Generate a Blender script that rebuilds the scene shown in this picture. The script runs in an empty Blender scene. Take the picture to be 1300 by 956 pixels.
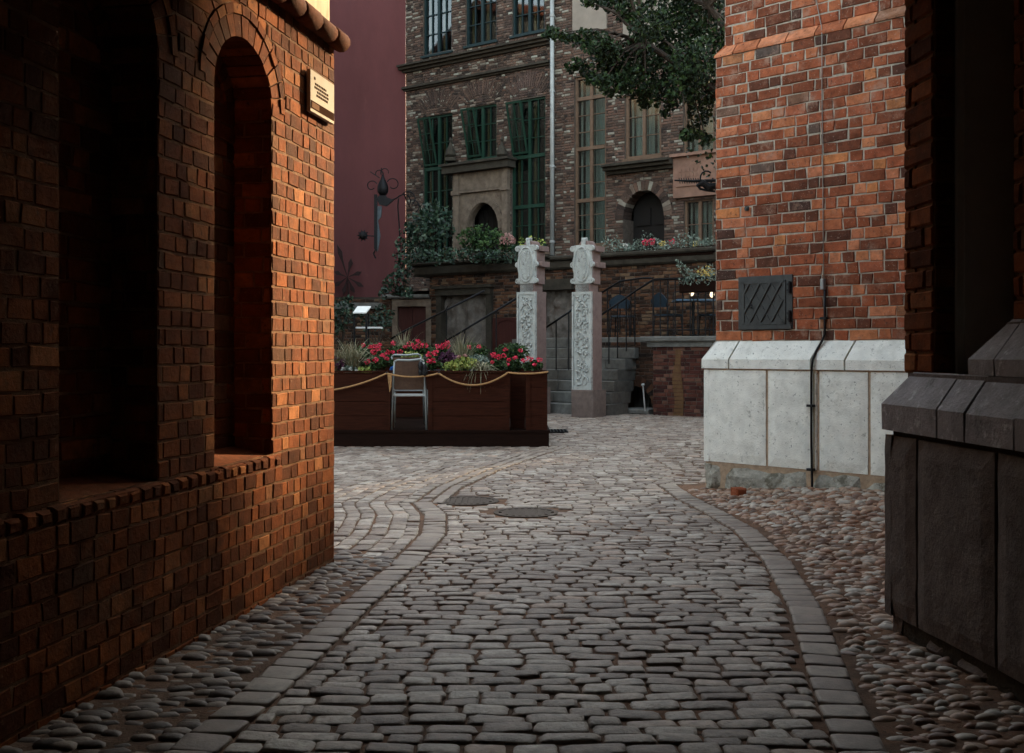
import bpy, math, random
import numpy as np
from mathutils import Vector
random.seed(11); RNG = np.random.default_rng(5)
R = math.radians
S = bpy.context.scene
COL = S.collection
U = random.uniform

# ------------------------------------------------------------------ camera model
FPX, CX, HY, CH = 1400.0, 650.0, 445.0, 1.25
def P(px, py, D): return ((px-CX)/FPX*D, D, CH-(py-HY)/FPX*D)
def G(px, py):
    D = CH*FPX/(py-HY); return ((px-CX)/FPX*D, D)

cd = bpy.data.cameras.new('Camera'); cam = bpy.data.objects.new('Camera', cd); COL.objects.link(cam)
cam.location = (0, 0, CH); cam.rotation_euler = (R(90), 0, 0)
cd.sensor_width = 36; cd.lens = 36*FPX/1300; cd.shift_y = -(478-HY)/1300.0
cd.clip_start = .05; cd.clip_end = 3000
S.camera = cam

# ------------------------------------------------------------------ materials
def newmat(name):
    m = bpy.data.materials.new(name); m.use_nodes = True
    nt = m.node_tree; b = nt.nodes['Principled BSDF']
    return m, nt, b
def N(nt, t, **kw):
    n = nt.nodes.new(t)
    for k, v in kw.items(): setattr(n, k, v)
    return n
def ramp(nt, stops, interp='LINEAR'):
    r = N(nt, 'ShaderNodeValToRGB'); cr = r.color_ramp; cr.interpolation = interp
    cr.elements[0].position = stops[0][0]; cr.elements[0].color = (*stops[0][1], 1)
    cr.elements[1].position = stops[-1][0]; cr.elements[1].color = (*stops[-1][1], 1)
    for p, c in stops[1:-1]:
        e = cr.elements.new(p); e.color = (*c, 1)
    return r
def mat(name, col, rough=.8, var=.35, vs=6.0, bump=.3, bs=30.0, metal=0.0, spec=.2, col2=None, grain=None, tint=None, dist=.01, stains=None):
    """noise mottled principled; tint = list of ramp stops read from the face attribute 'tint'"""
    m, nt, b = newmat(name); L = nt.links
    tc = N(nt, 'ShaderNodeTexCoord'); src = tc.outputs['Object']
    if grain:
        mp = N(nt, 'ShaderNodeMapping'); mp.inputs['Scale'].default_value = grain
        L.new(src, mp.inputs['Vector']); src = mp.outputs['Vector']
    n1 = N(nt, 'ShaderNodeTexNoise'); n1.inputs['Scale'].default_value = vs; n1.inputs['Detail'].default_value = 6; n1.inputs['Roughness'].default_value = .65
    L.new(src, n1.inputs['Vector'])
    if tint:
        at = N(nt, 'ShaderNodeAttribute'); at.attribute_name = 'tint'
        base = ramp(nt, tint); L.new(at.outputs['Fac'], base.inputs['Fac']); basec = base.outputs['Color']
    else:
        rgb = N(nt, 'ShaderNodeRGB'); rgb.outputs[0].default_value = (*col, 1); basec = rgb.outputs[0]
    mr = N(nt, 'ShaderNodeMapRange'); mr.inputs['From Min'].default_value = .3; mr.inputs['From Max'].default_value = .7
    mr.inputs['To Min'].default_value = 1-var; mr.inputs['To Max'].default_value = 1+var*.6
    L.new(n1.outputs['Fac'], mr.inputs['Value'])
    mul = N(nt, 'ShaderNodeVectorMath', operation='SCALE'); L.new(basec, mul.inputs[0]); L.new(mr.outputs[0], mul.inputs['Scale'])
    out = mul.outputs[0]
    def mixin(out, scale, lo, hi, c2, detail=5, soft=True):
        n2 = N(nt, 'ShaderNodeTexNoise'); n2.inputs['Scale'].default_value = scale; n2.inputs['Detail'].default_value = detail
        n2.inputs['Roughness'].default_value = .7
        L.new(src, n2.inputs['Vector'])
        m2 = N(nt, 'ShaderNodeMapRange'); m2.inputs['From Min'].default_value = lo; m2.inputs['From Max'].default_value = hi
        L.new(n2.outputs['Fac'], m2.inputs['Value'])
        mx = N(nt, 'ShaderNodeMix', data_type='RGBA'); L.new(m2.outputs[0], mx.inputs['Factor'])
        L.new(out, mx.inputs['A']); mx.inputs['B'].default_value = (*c2, 1)
        return mx.outputs['Result']
    if col2: out = mixin(out, vs*.35, .52, .68, col2)
    if stains:
        for (sc, lo, hi, c) in stains: out = mixin(out, sc, lo, hi, c, 8)
    L.new(out, b.inputs['Base Color'])
    b.inputs['Roughness'].default_value = rough; b.inputs['Metallic'].default_value = metal
    b.inputs['Specular IOR Level'].default_value = spec
    if bump:
        nb = N(nt, 'ShaderNodeTexNoise'); nb.inputs['Scale'].default_value = bs; nb.inputs['Detail'].default_value = 8; nb.inputs['Roughness'].default_value = .7
        L.new(src, nb.inputs['Vector'])
        bp = N(nt, 'ShaderNodeBump'); bp.inputs['Strength'].default_value = bump; bp.inputs['Distance'].default_value = dist
        L.new(nb.outputs['Fac'], bp.inputs['Height']); L.new(bp.outputs['Normal'], b.inputs['Normal'])
    return m
M = {}
BR = [(0, (.06, .035, .030)), (.10, (.12, .045, .028)), (.25, (.20, .065, .035)), (.45, (.28, .088, .046)), (.62, (.37, .14, .07)), (.78, (.24, .07, .04)), (.88, (.44, .18, .10)), (.95, (.42, .17, .07)), (1, (.07, .065, .065))]
BR = [(p, tuple(c*f for c, f in zip(q, (1.12, 1.03, .92)))) for p, q in BR]
M['brick'] = mat('church_brick', (0,0,0), .92, .42, 14, 1.0, 55, tint=BR, dist=.007, spec=.08, stains=[(5, .55, .75, (.34, .21, .15)), (30, .56, .68, (.075, .035, .026)), (55, .6, .68, (.36, .28, .22))])
BL = [(0, (.05, .03, .02)), (.2, (.12, .045, .02)), (.45, (.22, .075, .03)), (.65, (.33, .11, .035)), (.82, (.42, .17, .06)), (.93, (.46, .24, .11)), (1, (.06, .045, .04))]
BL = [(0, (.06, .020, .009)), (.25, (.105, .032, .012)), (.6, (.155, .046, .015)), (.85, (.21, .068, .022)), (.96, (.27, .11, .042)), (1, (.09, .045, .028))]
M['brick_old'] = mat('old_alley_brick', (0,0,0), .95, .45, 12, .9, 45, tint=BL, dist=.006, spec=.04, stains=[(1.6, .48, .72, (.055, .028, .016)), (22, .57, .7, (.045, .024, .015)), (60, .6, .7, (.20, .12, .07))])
BF = [(0, (.035, .024, .022)), (.25, (.085, .05, .042)), (.5, (.13, .075, .06)), (.7, (.17, .085, .065)), (.85, (.22, .15, .125)), (.95, (.36, .30, .26)), (1, (.42, .38, .34))]
BF = [(p, (q[0]*.68, q[1]*.76, q[2]*.70)) for p, q in BF]
M['brick_town'] = mat('town_house_brick', (0,0,0), .9, .4, 3, .8, 30, tint=BF, dist=.01, stains=[(1.2, .5, .75, (.10, .065, .055))])
BT = [(0, (.018, .012, .009)), (.3, (.045, .024, .015)), (.6, (.085, .038, .021)), (.85, (.12, .06, .032)), (1, (.15, .10, .06))]
M['brick_terrace'] = mat('terrace_brick', (0,0,0), .9, .4, 5, .8, 30, tint=BT, dist=.01)
M['mortar'] = mat('lime_mortar', (.38, .33, .26), .95, .4, 20, .8, 90, dist=.006)
M['mortar_dark'] = mat('sooty_mortar', (.15, .085, .048), .95, .5, 18, .8, 80, dist=.006, spec=.04)
M['mortar_town'] = mat('town_mortar', (.09, .072, .058), .95, .4, 10, .5, 60)
M['limestone'] = mat('pale_limestone', (.76, .765, .70), .85, .18, 9, .7, 60, dist=.008, stains=[(36, .585, .66, (.26, .27, .24)), (13, .60, .70, (.34, .35, .31)), (2.2, .58, .7, (.50, .50, .44)), (5, .56, .8, (.42, .42, .36))])
M['limestone_foot'] = mat('lichen_foot_stone', (.34, .33, .28), .9, .45, 14, .9, 50, dist=.012, stains=[(9, .5, .62, (.13, .12, .09)), (24, .6, .7, (.55, .56, .5))])
M['joint'] = mat('sandy_joint', (.38, .28, .19), .95, .3, 25, .5, 90)
M['darkstone'] = mat('dark_plinth_stone', (.135, .112, .10), .85, .35, 10, .9, 45, dist=.012, stains=[(30, .62, .72, (.25, .22, .2))])
M['capstone'] = mat('worn_cap_stone', (.25, .235, .24), .75, .3, 9, .8, 40, dist=.01, stains=[(16, .56, .66, (.42, .41, .42)), (6, .6, .7, (.10, .09, .09))])
M['plaster_cream'] = mat('cream_plaster', (.50, .40, .24), .9, .3, 5, .4, 30, grain=(3, 3, .35), stains=[(6, .55, .75, (.25, .17, .08))])
M['plaster_grey'] = mat('grey_plaster', (.62, .63, .56), .95, .15, 4, .2, 30)
M['plaster_red'] = mat('wine_red_plaster', (.105, .036, .035), .95, .2, 1.1, .25, 14, grain=(1, 1, .35), stains=[(4.5, .56, .8, (.085, .034, .034)), (.5, .45, .8, (.092, .033, .034)), (3.0, .62, .8, (.14, .06, .056))])
M['plaster_beige'] = mat('beige_plaster', (.22, .185, .15), .9, .2, 2, .2, 20)
M['sandstone'] = mat('brown_sandstone', (.15, .115, .085), .9, .4, 5, .8, 25, dist=.02, stains=[(3, .55, .7, (.09, .065, .05))])
M['sandstone_pink'] = mat('pink_sandstone', (.21, .12, .085), .9, .3, 4, .5, 20)
M['stone_dark'] = mat('weathered_cornice_stone', (.042, .036, .027), .9, .45, 5, .8, 25, dist=.02)
M['stone_grey'] = mat('grey_step_stone', (.13, .127, .115), .85, .35, 6, .7, 30, dist=.012, stains=[(4, .55, .7, (.09, .085, .075))])
M['relief'] = mat('carved_grey_relief', (.13, .115, .10), .9, .4, 7, .7, 25, dist=.02, stains=[(4, .5, .7, (.08, .06, .05))])
M['pillar_white'] = mat('pale_carved_stone', (.42, .44, .415), .85, .2, 8, .6, 40, dist=.01, stains=[(14, .55, .66, (.16, .15, .14)), (5, .55, .75, (.28, .28, .26))])
M['pillar_pink'] = mat('pink_pillar_stone', (.19, .13, .115), .85, .25, 8, .6, 30, dist=.01)
M['pillar_base'] = mat('dark_pillar_base', (.15, .115, .10), .9, .3, 8, .7, 30, dist=.01)
M['wood'] = mat('stained_planter_wood', (.034, .0105, .0055), .8, .5, 5, .45, 30, spec=.05, grain=(1, 1, 14), stains=[(3, .55, .75, (.014, .006, .004))])
M['wood_dark'] = mat('dark_deck_wood', (.013, .006, .004), .85, .4, 5, .3, 30, spec=.05, grain=(1, 1, 10))
M['door_red'] = mat('ox_red_door_wood', (.045, .013, .010), .7, .3, 4, .3, 20, grain=(12, 12, 1))
M['door_dark'] = mat('dark_oak_door', (.010, .008, .007), .7, .3, 4, .3, 20, grain=(12, 12, 1))
M['green_paint'] = mat('dark_green_paint', (.009, .034, .021), .55, .25, 8, .1, 30)
M['blue_paint'] = mat('blue_green_paint', (.008, .022, .024), .55, .25, 8, .1, 30)
M['tan_paint'] = mat('tan_window_paint', (.12, .075, .048), .6, .3, 8, .15, 30)
M['inner_wood'] = mat('inner_sash_wood', (.42, .29, .14), .6, .2, 8, .1, 30)
M['curtain'] = mat('grey_curtain', (.80, .83, .80), .95, .2, 3, .2, 10)
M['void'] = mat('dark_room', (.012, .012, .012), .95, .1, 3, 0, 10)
M['zinc'] = mat('zinc_pipe', (.30, .31, .30), .5, .15, 8, .1, 30, metal=.2)
M['iron'] = mat('black_wrought_iron', (.012, .012, .013), .5, .3, 20, .3, 60, metal=.5)
M['iron_hatch'] = mat('painted_iron_hatch', (.055, .058, .056), .6, .25, 20, .4, 80, metal=.3)
M['dark_steel'] = mat('dull_blue_steel', (.06, .075, .085), .5, .3, 12, .1, 60, metal=.3)
M['cable'] = mat('black_cable', (.008, .008, .009), .45, .1, 20, 0, 60)
M['wire'] = mat('galvanised_wire', (.25, .22, .19), .5, .2, 20, 0, 60, metal=.3)
M['rope'] = mat('hemp_rope', (.36, .20, .085), .9, .3, 60, .6, 200)
M['alu'] = mat('aluminium_chair', (.26, .28, .27), .45, .1, 20, .05, 60, metal=.4)
M['sling'] = mat('brown_sling_fabric', (.085, .05, .033), .9, .25, 30, .2, 200)
M['seat_grey'] = mat('pale_seat_slats', (.36, .37, .35), .7, .15, 30, .1, 100)
M['blue'] = mat('blue_fabric', (.02, .12, .42), .8, .2, 20, .1, 60)
M['dark_blue'] = mat('dark_blue_lacquer', (.02, .035, .05), .5, .2, 20, .1, 60)
M['blue_top'] = mat('steel_blue_tabletop', (.10, .17, .25), .5, .2, 10, .1, 60)
M['white_sign'] = mat('ivory_sign', (.36, .33, .27), .95, .06, 20, .05, 60, spec=.05)
M['sign_dark'] = mat('sign_dark_print', (.035, .02, .014), .98, .1, 20, 0, 60, spec=.0)
M['sign_mid'] = mat('sign_brown_print', (.14, .09, .06), .98, .1, 20, 0, 60, spec=.0)
M['board_white'] = mat('white_menu_board', (.62, .63, .60), .6, .1, 20, .05, 60)
M['leaf'] = mat('tree_leaf', (0,0,0), .6, .2, 20, 0, 30, spec=.18, tint=[(0, (.004, .010, .004)), (.5, (.010, .023, .007)), (.85, (.022, .043, .012)), (1, (.045, .075, .02))])
M['ivy'] = mat('ivy_leaf', (0,0,0), .5, .2, 20, 0, 30, spec=.4, tint=[(0, (.006, .016, .010)), (.5, (.015, .036, .020)), (.85, (.032, .066, .036)), (1, (.07, .11, .065))])
M['flowerleaf'] = mat('geranium_leaf', (0,0,0), .6, .2, 20, 0, 30, tint=[(0, (.010, .026, .009)), (.5, (.025, .056, .016)), (1, (.06, .105, .03))])
M['lime'] = mat('lime_leaf', (0,0,0), .6, .2, 20, 0, 30, tint=[(0, (.10, .14, .03)), (.5, (.22, .27, .06)), (1, (.42, .42, .12))])
M['grassblade'] = mat('ornamental_grass', (0,0,0), .6, .2, 20, 0, 30, tint=[(0, (.09, .09, .05)), (.5, (.20, .19, .11)), (1, (.36, .32, .21))])
M['greygreen'] = mat('grey_green_leaf', (0,0,0), .7, .2, 20, 0, 30, tint=[(0, (.06, .09, .07)), (.5, (.14, .18, .14)), (1, (.26, .31, .26))])
M['purple'] = mat('purple_leaf', (0,0,0), .6, .2, 20, 0, 30, tint=[(0, (.03, .012, .025)), (1, (.11, .035, .075))])
M['petal_red'] = mat('red_petal', (0,0,0), .6, .15, 20, 0, 30, tint=[(0, (.42, .012, .035)), (.5, (.62, .02, .07)), (1, (.80, .10, .16))])
M['petal_pink'] = mat('dusty_pink_petal', (0,0,0), .7, .15, 20, 0, 30, tint=[(0, (.30, .12, .11)), (1, (.55, .34, .30))])
M['petal_yellow'] = mat('yellow_petal', (0,0,0), .7, .15, 20, 0, 30, tint=[(0, (.45, .33, .07)), (1, (.75, .60, .22))])
M['petal_white'] = mat('white_petal', (0,0,0), .7, .15, 20, 0, 30, tint=[(0, (.40, .40, .36)), (1, (.65, .65, .6))])
M['bark'] = mat('tree_bark', (.05, .038, .028), .95, .4, 8, .8, 30, grain=(4, 4, 1))
M['soil'] = mat('planter_soil', (.02, .014, .01), .95, .3, 20, .5, 60)
M['sett'] = mat('granite_sett', (0,0,0), .5, .45, 22, 1.0, 42, spec=.42, dist=.009, tint=[(0, (.13, .092, .070)), (.35, (.20, .155, .12)), (.7, (.28, .235, .19)), (.9, (.36, .32, .27)), (1, (.30, .21, .15))], stains=[(9, .58, .72, (.13, .09, .065)), (1.3, .5, .8, (.17, .115, .085)), (40, .6, .7, (.10, .08, .065))])
M['kerb'] = mat('kerb_slab', (0,0,0), .65, .35, 14, .5, 60, spec=.5, dist=.005, tint=[(0, (.15, .112, .088)), (1, (.23, .19, .15))], stains=[(7, .55, .7, (.15, .11, .085))])
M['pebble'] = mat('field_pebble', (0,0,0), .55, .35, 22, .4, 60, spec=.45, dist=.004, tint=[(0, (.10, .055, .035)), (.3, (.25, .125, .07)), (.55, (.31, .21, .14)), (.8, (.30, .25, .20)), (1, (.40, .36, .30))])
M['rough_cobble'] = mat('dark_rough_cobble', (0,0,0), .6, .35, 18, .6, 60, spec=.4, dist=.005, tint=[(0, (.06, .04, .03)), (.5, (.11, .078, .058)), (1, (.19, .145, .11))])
M['earth'] = mat('sandy_joint_earth', (.11, .065, .042), .95, .5, 8, 1.0, 80, stains=[(1.5, .48, .7, (.18, .09, .048)), (30, .58, .66, (.05, .035, .025))])
M['manhole'] = mat('cast_iron_cover', (.075, .06, .05), .85, .3, 30, .5, 60, metal=.4)
M['tile'] = mat('roof_tile', (.16, .055, .035), .8, .3, 8, .4, 20)
def glass():
    m, nt, b = newmat('window_glass'); nt.nodes.remove(b)
    o = nt.nodes['Material Output']; t = N(nt, 'ShaderNodeBsdfTransparent'); t.inputs[0].default_value = (.55, .6, .58, 1)
    g = N(nt, 'ShaderNodeBsdfGlossy'); g.inputs['Roughness'].default_value = .04
    x = N(nt, 'ShaderNodeMixShader'); x.inputs[0].default_value = .07
    nt.links.new(t.outputs[0], x.inputs[1]); nt.links.new(g.outputs[0], x.inputs[2]); nt.links.new(x.outputs[0], o.inputs[0])
    return m
M['glass'] = glass()
def emis(name, c, s):
    m, nt, b = newmat(name); b.inputs['Base Color'].default_value = (*c, 1); b.inputs['Emission Color'].default_value = (*c, 1); b.inputs['Emission Strength'].default_value = s; return m
M['bulb'] = emis('lit_bulb', (1, .78, .5), .22)

# ------------------------------------------------------------------ objects
WL = {}
def tag(o, label=None, cat=None, group=None, kind=None):
    if label: o['label'] = label
    if cat: o['category'] = cat
    if group: o['group'] = group
    if kind: o['kind'] = kind
    return o
def thing(name, label, cat, loc, group=None):
    o = bpy.data.objects.new(name, None); COL.objects.link(o); o.location = loc; o.empty_display_size = .1
    WL[o] = Vector(loc); return tag(o, label, cat, group)
def link_mesh(name, verts, faces, mats, parent=None, origin=None, smooth=False, tints=None, mis=None):
    w = WL[parent] if parent else Vector(origin) if origin else Vector((0, 0, 0))
    me = bpy.data.meshes.new(name)
    va = np.asarray(verts, dtype=np.float64) - np.array(w)
    me.from_pydata(va.tolist(), [], faces if isinstance(faces, list) else faces.tolist())
    for m in (mats if isinstance(mats, (list, tuple)) else [mats]): me.materials.append(m)
    if mis is not None: me.polygons.foreach_set('material_index', mis)
    if tints is not None:
        a = me.attributes.new('tint', 'FLOAT', 'FACE'); a.data.foreach_set('value', np.asarray(tints, dtype=np.float32))
    if smooth: me.polygons.foreach_set('use_smooth', [True]*len(me.polygons))
    me.update()
    o = bpy.data.objects.new(name, me); COL.objects.link(o)
    if parent: o.parent = parent
    else: o.location = w
    WL[o] = w; return o
class Frame:
    """vertical wall plane: origin (x,y), u along wall, n outward"""
    def __init__(s, ox, oy, ux, uy, side):
        l = math.hypot(ux, uy); s.o = (ox, oy); s.u = (ux/l, uy/l)
        s.n = (s.u[1]*side, -s.u[0]*side)
    def pt(s, u, z, off=0): return (s.o[0]+s.u[0]*u+s.n[0]*off, s.o[1]+s.u[1]*u+s.n[1]*off, z)
    def hit(s, px, py, off=0):
        t = (px-CX)/FPX; ox = s.o[0]+s.n[0]*off; oy = s.o[1]+s.n[1]*off
        u = (t*oy-ox)/(s.u[0]-t*s.u[1]); D = oy+s.u[1]*u
        return u, CH-(py-HY)/FPX*D
class MB:
    def __init__(s): s.v = []; s.f = []; s.t = []; s.m = []; s.mi = 0; s.tint = .5
    def face(s, idx, tint=None): s.f.append(idx); s.t.append(s.tint if tint is None else tint); s.m.append(s.mi)
    def quad(s, a, b, c, d, tint=None):
        n = len(s.v); s.v += [a, b, c, d]; s.face([n, n+1, n+2, n+3], tint)
    def hexa(s, p, tint=None):
        n = len(s.v); s.v += p
        for q in ((0,3,2,1), (4,5,6,7), (0,1,5,4), (1,2,6,5), (2,3,7,6), (3,0,4,7)): s.face([n+i for i in q], tint)
    def fbox(s, fr, u0, u1, z0, z1, o0, o1, tint=None, bev=0, jit=0):
        """box in a wall frame, optionally with bevelled outer face"""
        j = lambda: U(-jit, jit) if jit else 0
        if bev <= 0:
            s.hexa([fr.pt(u0, z0, o0), fr.pt(u1, z0, o0), fr.pt(u1, z1, o0), fr.pt(u0, z1, o0), fr.pt(u0, z0, o1), fr.pt(u1, z0, o1), fr.pt(u1, z1, o1), fr.pt(u0, z1, o1)], tint); return
        c = [(u0+j(), z0+j()), (u1+j(), z0+j()), (u1+j(), z1+j()), (u0+j(), z1+j())]
        i = [(c[0][0]+bev, c[0][1]+bev), (c[1][0]-bev, c[1][1]+bev), (c[2][0]-bev, c[2][1]-bev), (c[3][0]+bev, c[3][1]-bev)]
        n = len(s.v); oj = U(0, jit)*.8 if jit else 0
        s.v += [fr.pt(a, b, o0) for a, b in c] + [fr.pt(a, b, o1-bev+oj) for a, b in c] + [fr.pt(a, b, o1+oj+abs(j())*.6) for a, b in i]
        for q in ((0,3,2,1), (0,1,5,4), (1,2,6,5), (2,3,7,6), (3,0,4,7), (4,5,9,8), (5,6,10,9), (6,7,11,10), (7,4,8,11), (8,9,10,11)): s.face([n+k for k in q], tint)
    def box(s, x0, x1, y0, y1, z0, z1, tint=None):
        s.hexa([(x0,y0,z0), (x1,y0,z0), (x1,y1,z0), (x0,y1,z0), (x0,y0,z1), (x1,y0,z1), (x1,y1,z1), (x0,y1,z1)], tint)
    def bbox(s, x0, x1, y0, y1, z0, z1, b=.01, tint=None):
        fr = Frame(0, y1, 1, 0, 1); s.fbox(fr, x0, x1, z0, z1, 0, y1-y0, tint, b)
    def tube(s, pts, r, n=6, tint=None, cap=True):
        pts = [Vector(p) for p in pts]; rs = r if isinstance(r, (list, tuple)) else [r]*len(pts)
        base = len(s.v); prev = None
        for i, p in enumerate(pts):
            d = (pts[min(i+1, len(pts)-1)]-pts[max(i-1, 0)])
            d = d.normalized() if d.length > 1e-9 else Vector((0, 0, 1))
            if prev is None:
                a = d.orthogonal().normalized()
            else:
                a = prev-d*prev.dot(d); a = a.normalized() if a.length > 1e-6 else d.orthogonal().normalized()
            prev = a; b = d.cross(a)
            for k in range(n):
                t = 2*math.pi*k/n; s.v.append(tuple(p+(a*math.cos(t)+b*math.sin(t))*rs[i]))
        for i in range(len(pts)-1):
            for k in range(n):
                k2 = (k+1) % n; s.face([base+i*n+k, base+i*n+k2, base+(i+1)*n+k2, base+(i+1)*n+k], tint)
        if cap:
            s.face([base+k for k in reversed(range(n))], tint); s.face([base+(len(pts)-1)*n+k for k in range(n)], tint)
    def prism(s, fr, pts, o0, o1, tint=None):
        n = len(s.v); k = len(pts)
        s.v += [fr.pt(a, b, o0) for a, b in pts]+[fr.pt(a, b, o1) for a, b in pts]
        s.face([n+k+i for i in range(k)], tint); s.face([n+i for i in reversed(range(k))], tint)
        for i in range(k):
            j = (i+1) % k; s.face([n+i, n+j, n+k+j, n+k+i], tint)
    def ellip(s, c, rx, ry, rz, nu=10, nv=7, tint=None, rough=0):
        n = len(s.v)
        for i in range(nv+1):
            th = math.pi*i/nv
            for k in range(nu):
                ph = 2*math.pi*k/nu; q = 1+(U(-rough, rough) if rough else 0)
                s.v.append((c[0]+rx*q*math.sin(th)*math.cos(ph), c[1]+ry*q*math.sin(th)*math.sin(ph), c[2]+rz*q*math.cos(th)))
        for i in range(nv):
            for k in range(nu):
                k2 = (k+1) % nu; s.face([n+i*nu+k, n+(i+1)*nu+k, n+(i+1)*nu+k2, n+i*nu+k2], tint)
    def build(s, name, mats, parent=None, origin=None, smooth=False):
        return link_mesh(name, s.v, s.f, mats, parent, origin, smooth, s.t, s.m)
def struct(o): o['kind'] = 'structure'; return o

# ------------------------------------------------------------------ masonry
def spans_of(u0, u1, z, holes):
    sp = [(u0, u1)]
    for h in holes:
        r = h(z) if callable(h) else ((h[0], h[1]) if h[2] < z < h[3] else None)
        if not r: continue
        a, b = r; ns = []
        for (p, q) in sp:
            if b <= p or a >= q: ns.append((p, q)); continue
            if a > p: ns.append((p, a))
            if b < q: ns.append((b, q))
        sp = ns
    return [s_ for s_ in sp if s_[1]-s_[0] > .02]
def arch_hole(uc, a, zs, rise, z0):
    def f(z):
        if z < z0 or z > zs+rise: return None
        if z <= zs: return (uc-a, uc+a)
        w = a*math.sqrt(max(0, 1-((z-zs)/rise)**2)); return (uc-w, uc+w)
    return f
def bricks(mb, fr, u0, u1, z0, z1, holes=(), ch=.09, L=.27, H=.13, off=0, j=.011, bev=.005, jit=.003, depth=.03, mort=.009, tf=None):
    n = max(1, round((z1-z0)/ch)); ch = (z1-z0)/n
    for c in range(n):
        za = z0+c*ch; zb = za+ch
        for (a, b) in spans_of(u0, u1, (za+zb)/2, holes):
            mb.mi = 1; mb.quad(fr.pt(a, za, off-mort), fr.pt(b, za, off-mort), fr.pt(b, zb, off-mort), fr.pt(a, zb, off-mort), .5); mb.mi = 0
            u = a; k = c*3 % 2; first = True
            while u < b-1e-4:
                w = (L if k % 2 == 0 else H)*U(.88, 1.1)
                if random.random() < .12: w = H*U(.9, 1.1)
                if first: w *= (.55 if c % 2 else 1.0)*U(.8, 1.1); first = False
                e = min(b, u+w)
                if b-e < .06: e = b
                t = random.random()
                if tf: t = tf(u, za, t)
                mb.fbox(fr, u+j/2, e-j/2, za+j/2, zb-j/2, off-depth, off, t, bev, jit)
                u = e; k += 1
def solid_back(mb, fr, u0, u1, z0, z1, o0, o1):
    mb.mi = 1; mb.fbox(fr, u0, u1, z0, z1, o0, o1); mb.mi = 0
def arch_ring(mb, fr, uc, a, zs, rise, w, o0, o1, n, tint=None, gap=.1):
    for i in range(n):
        t0 = math.pi*(i+gap/2)/n; t1 = math.pi*(i+1-gap/2)/n
        q = [(uc+a*math.cos(t0), zs+rise*math.sin(t0)), (uc+(a+w)*math.cos(t0), zs+(rise+w)*math.sin(t0)), (uc+(a+w)*math.cos(t1), zs+(rise+w)*math.sin(t1)), (uc+a*math.cos(t1), zs+rise*math.sin(t1))]
        mb.prism(fr, q, o0, o1+U(-.003, .003), random.random() if tint is None else tint)
def arch_slab(mb, fr, u0, u1, z0, z1, uc, a, zs, rise, o0, o1, n=16, tint=None, pw=1.0):
    """rectangular slab with an arched opening reaching its bottom edge"""
    if uc-a > u0+.001: mb.fbox(fr, u0, uc-a, z0, z1, o0, o1, tint)
    if u1 > uc+a+.001: mb.fbox(fr, uc+a, u1, z0, z1, o0, o1, tint)
    def z(u_):
        x = min(1, abs(u_-uc)/a); return zs+rise*(1-x**(2*pw))**.5
    us = [uc-a*math.cos(math.pi*i/n) for i in range(n+1)]
    for i in range(n):
        mb.prism(fr, [(us[i], z(us[i])), (us[i+1], z(us[i+1])), (us[i+1], z1), (us[i], z1)], o0, o1, tint)

# ------------------------------------------------------------------ GROUND
def gz(x, y):
    return .14*min(1, max(0, (x-1.65)/1.05))*min(1, max(0, (y-5.6)/2.2))*(1 if y < 14 else 0)
vs = []; fs = []
xs = [-900, -60, -12]+[i*.25 for i in range(-24, 25)]+[12, 60, 900]; ys = [-900, -30, -6]+[i*.25 for i in range(-8, 60)]+[20, 35, 80, 900]
for y in ys:
    for x in xs: vs.append((x, y, gz(x, y)+.003))
for r_ in range(len(ys)-1):
    for c in range(len(xs)-1):
        a = r_*len(xs)+c; fs.append([a, a+1, a+1+len(xs), a+len(xs)])
struct(link_mesh('ground', vs, fs, M['earth'], smooth=True))
RING = np.array([(1,-.66), (1,.66), (.86,1), (-.86,1), (-1,.66), (-1,-.66), (-.86,-1), (.86,-1)])
CIRC = np.array([(math.cos(t), math.sin(t)) for t in [math.pi*(k+.5)/4 for k in range(8)]])
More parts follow.
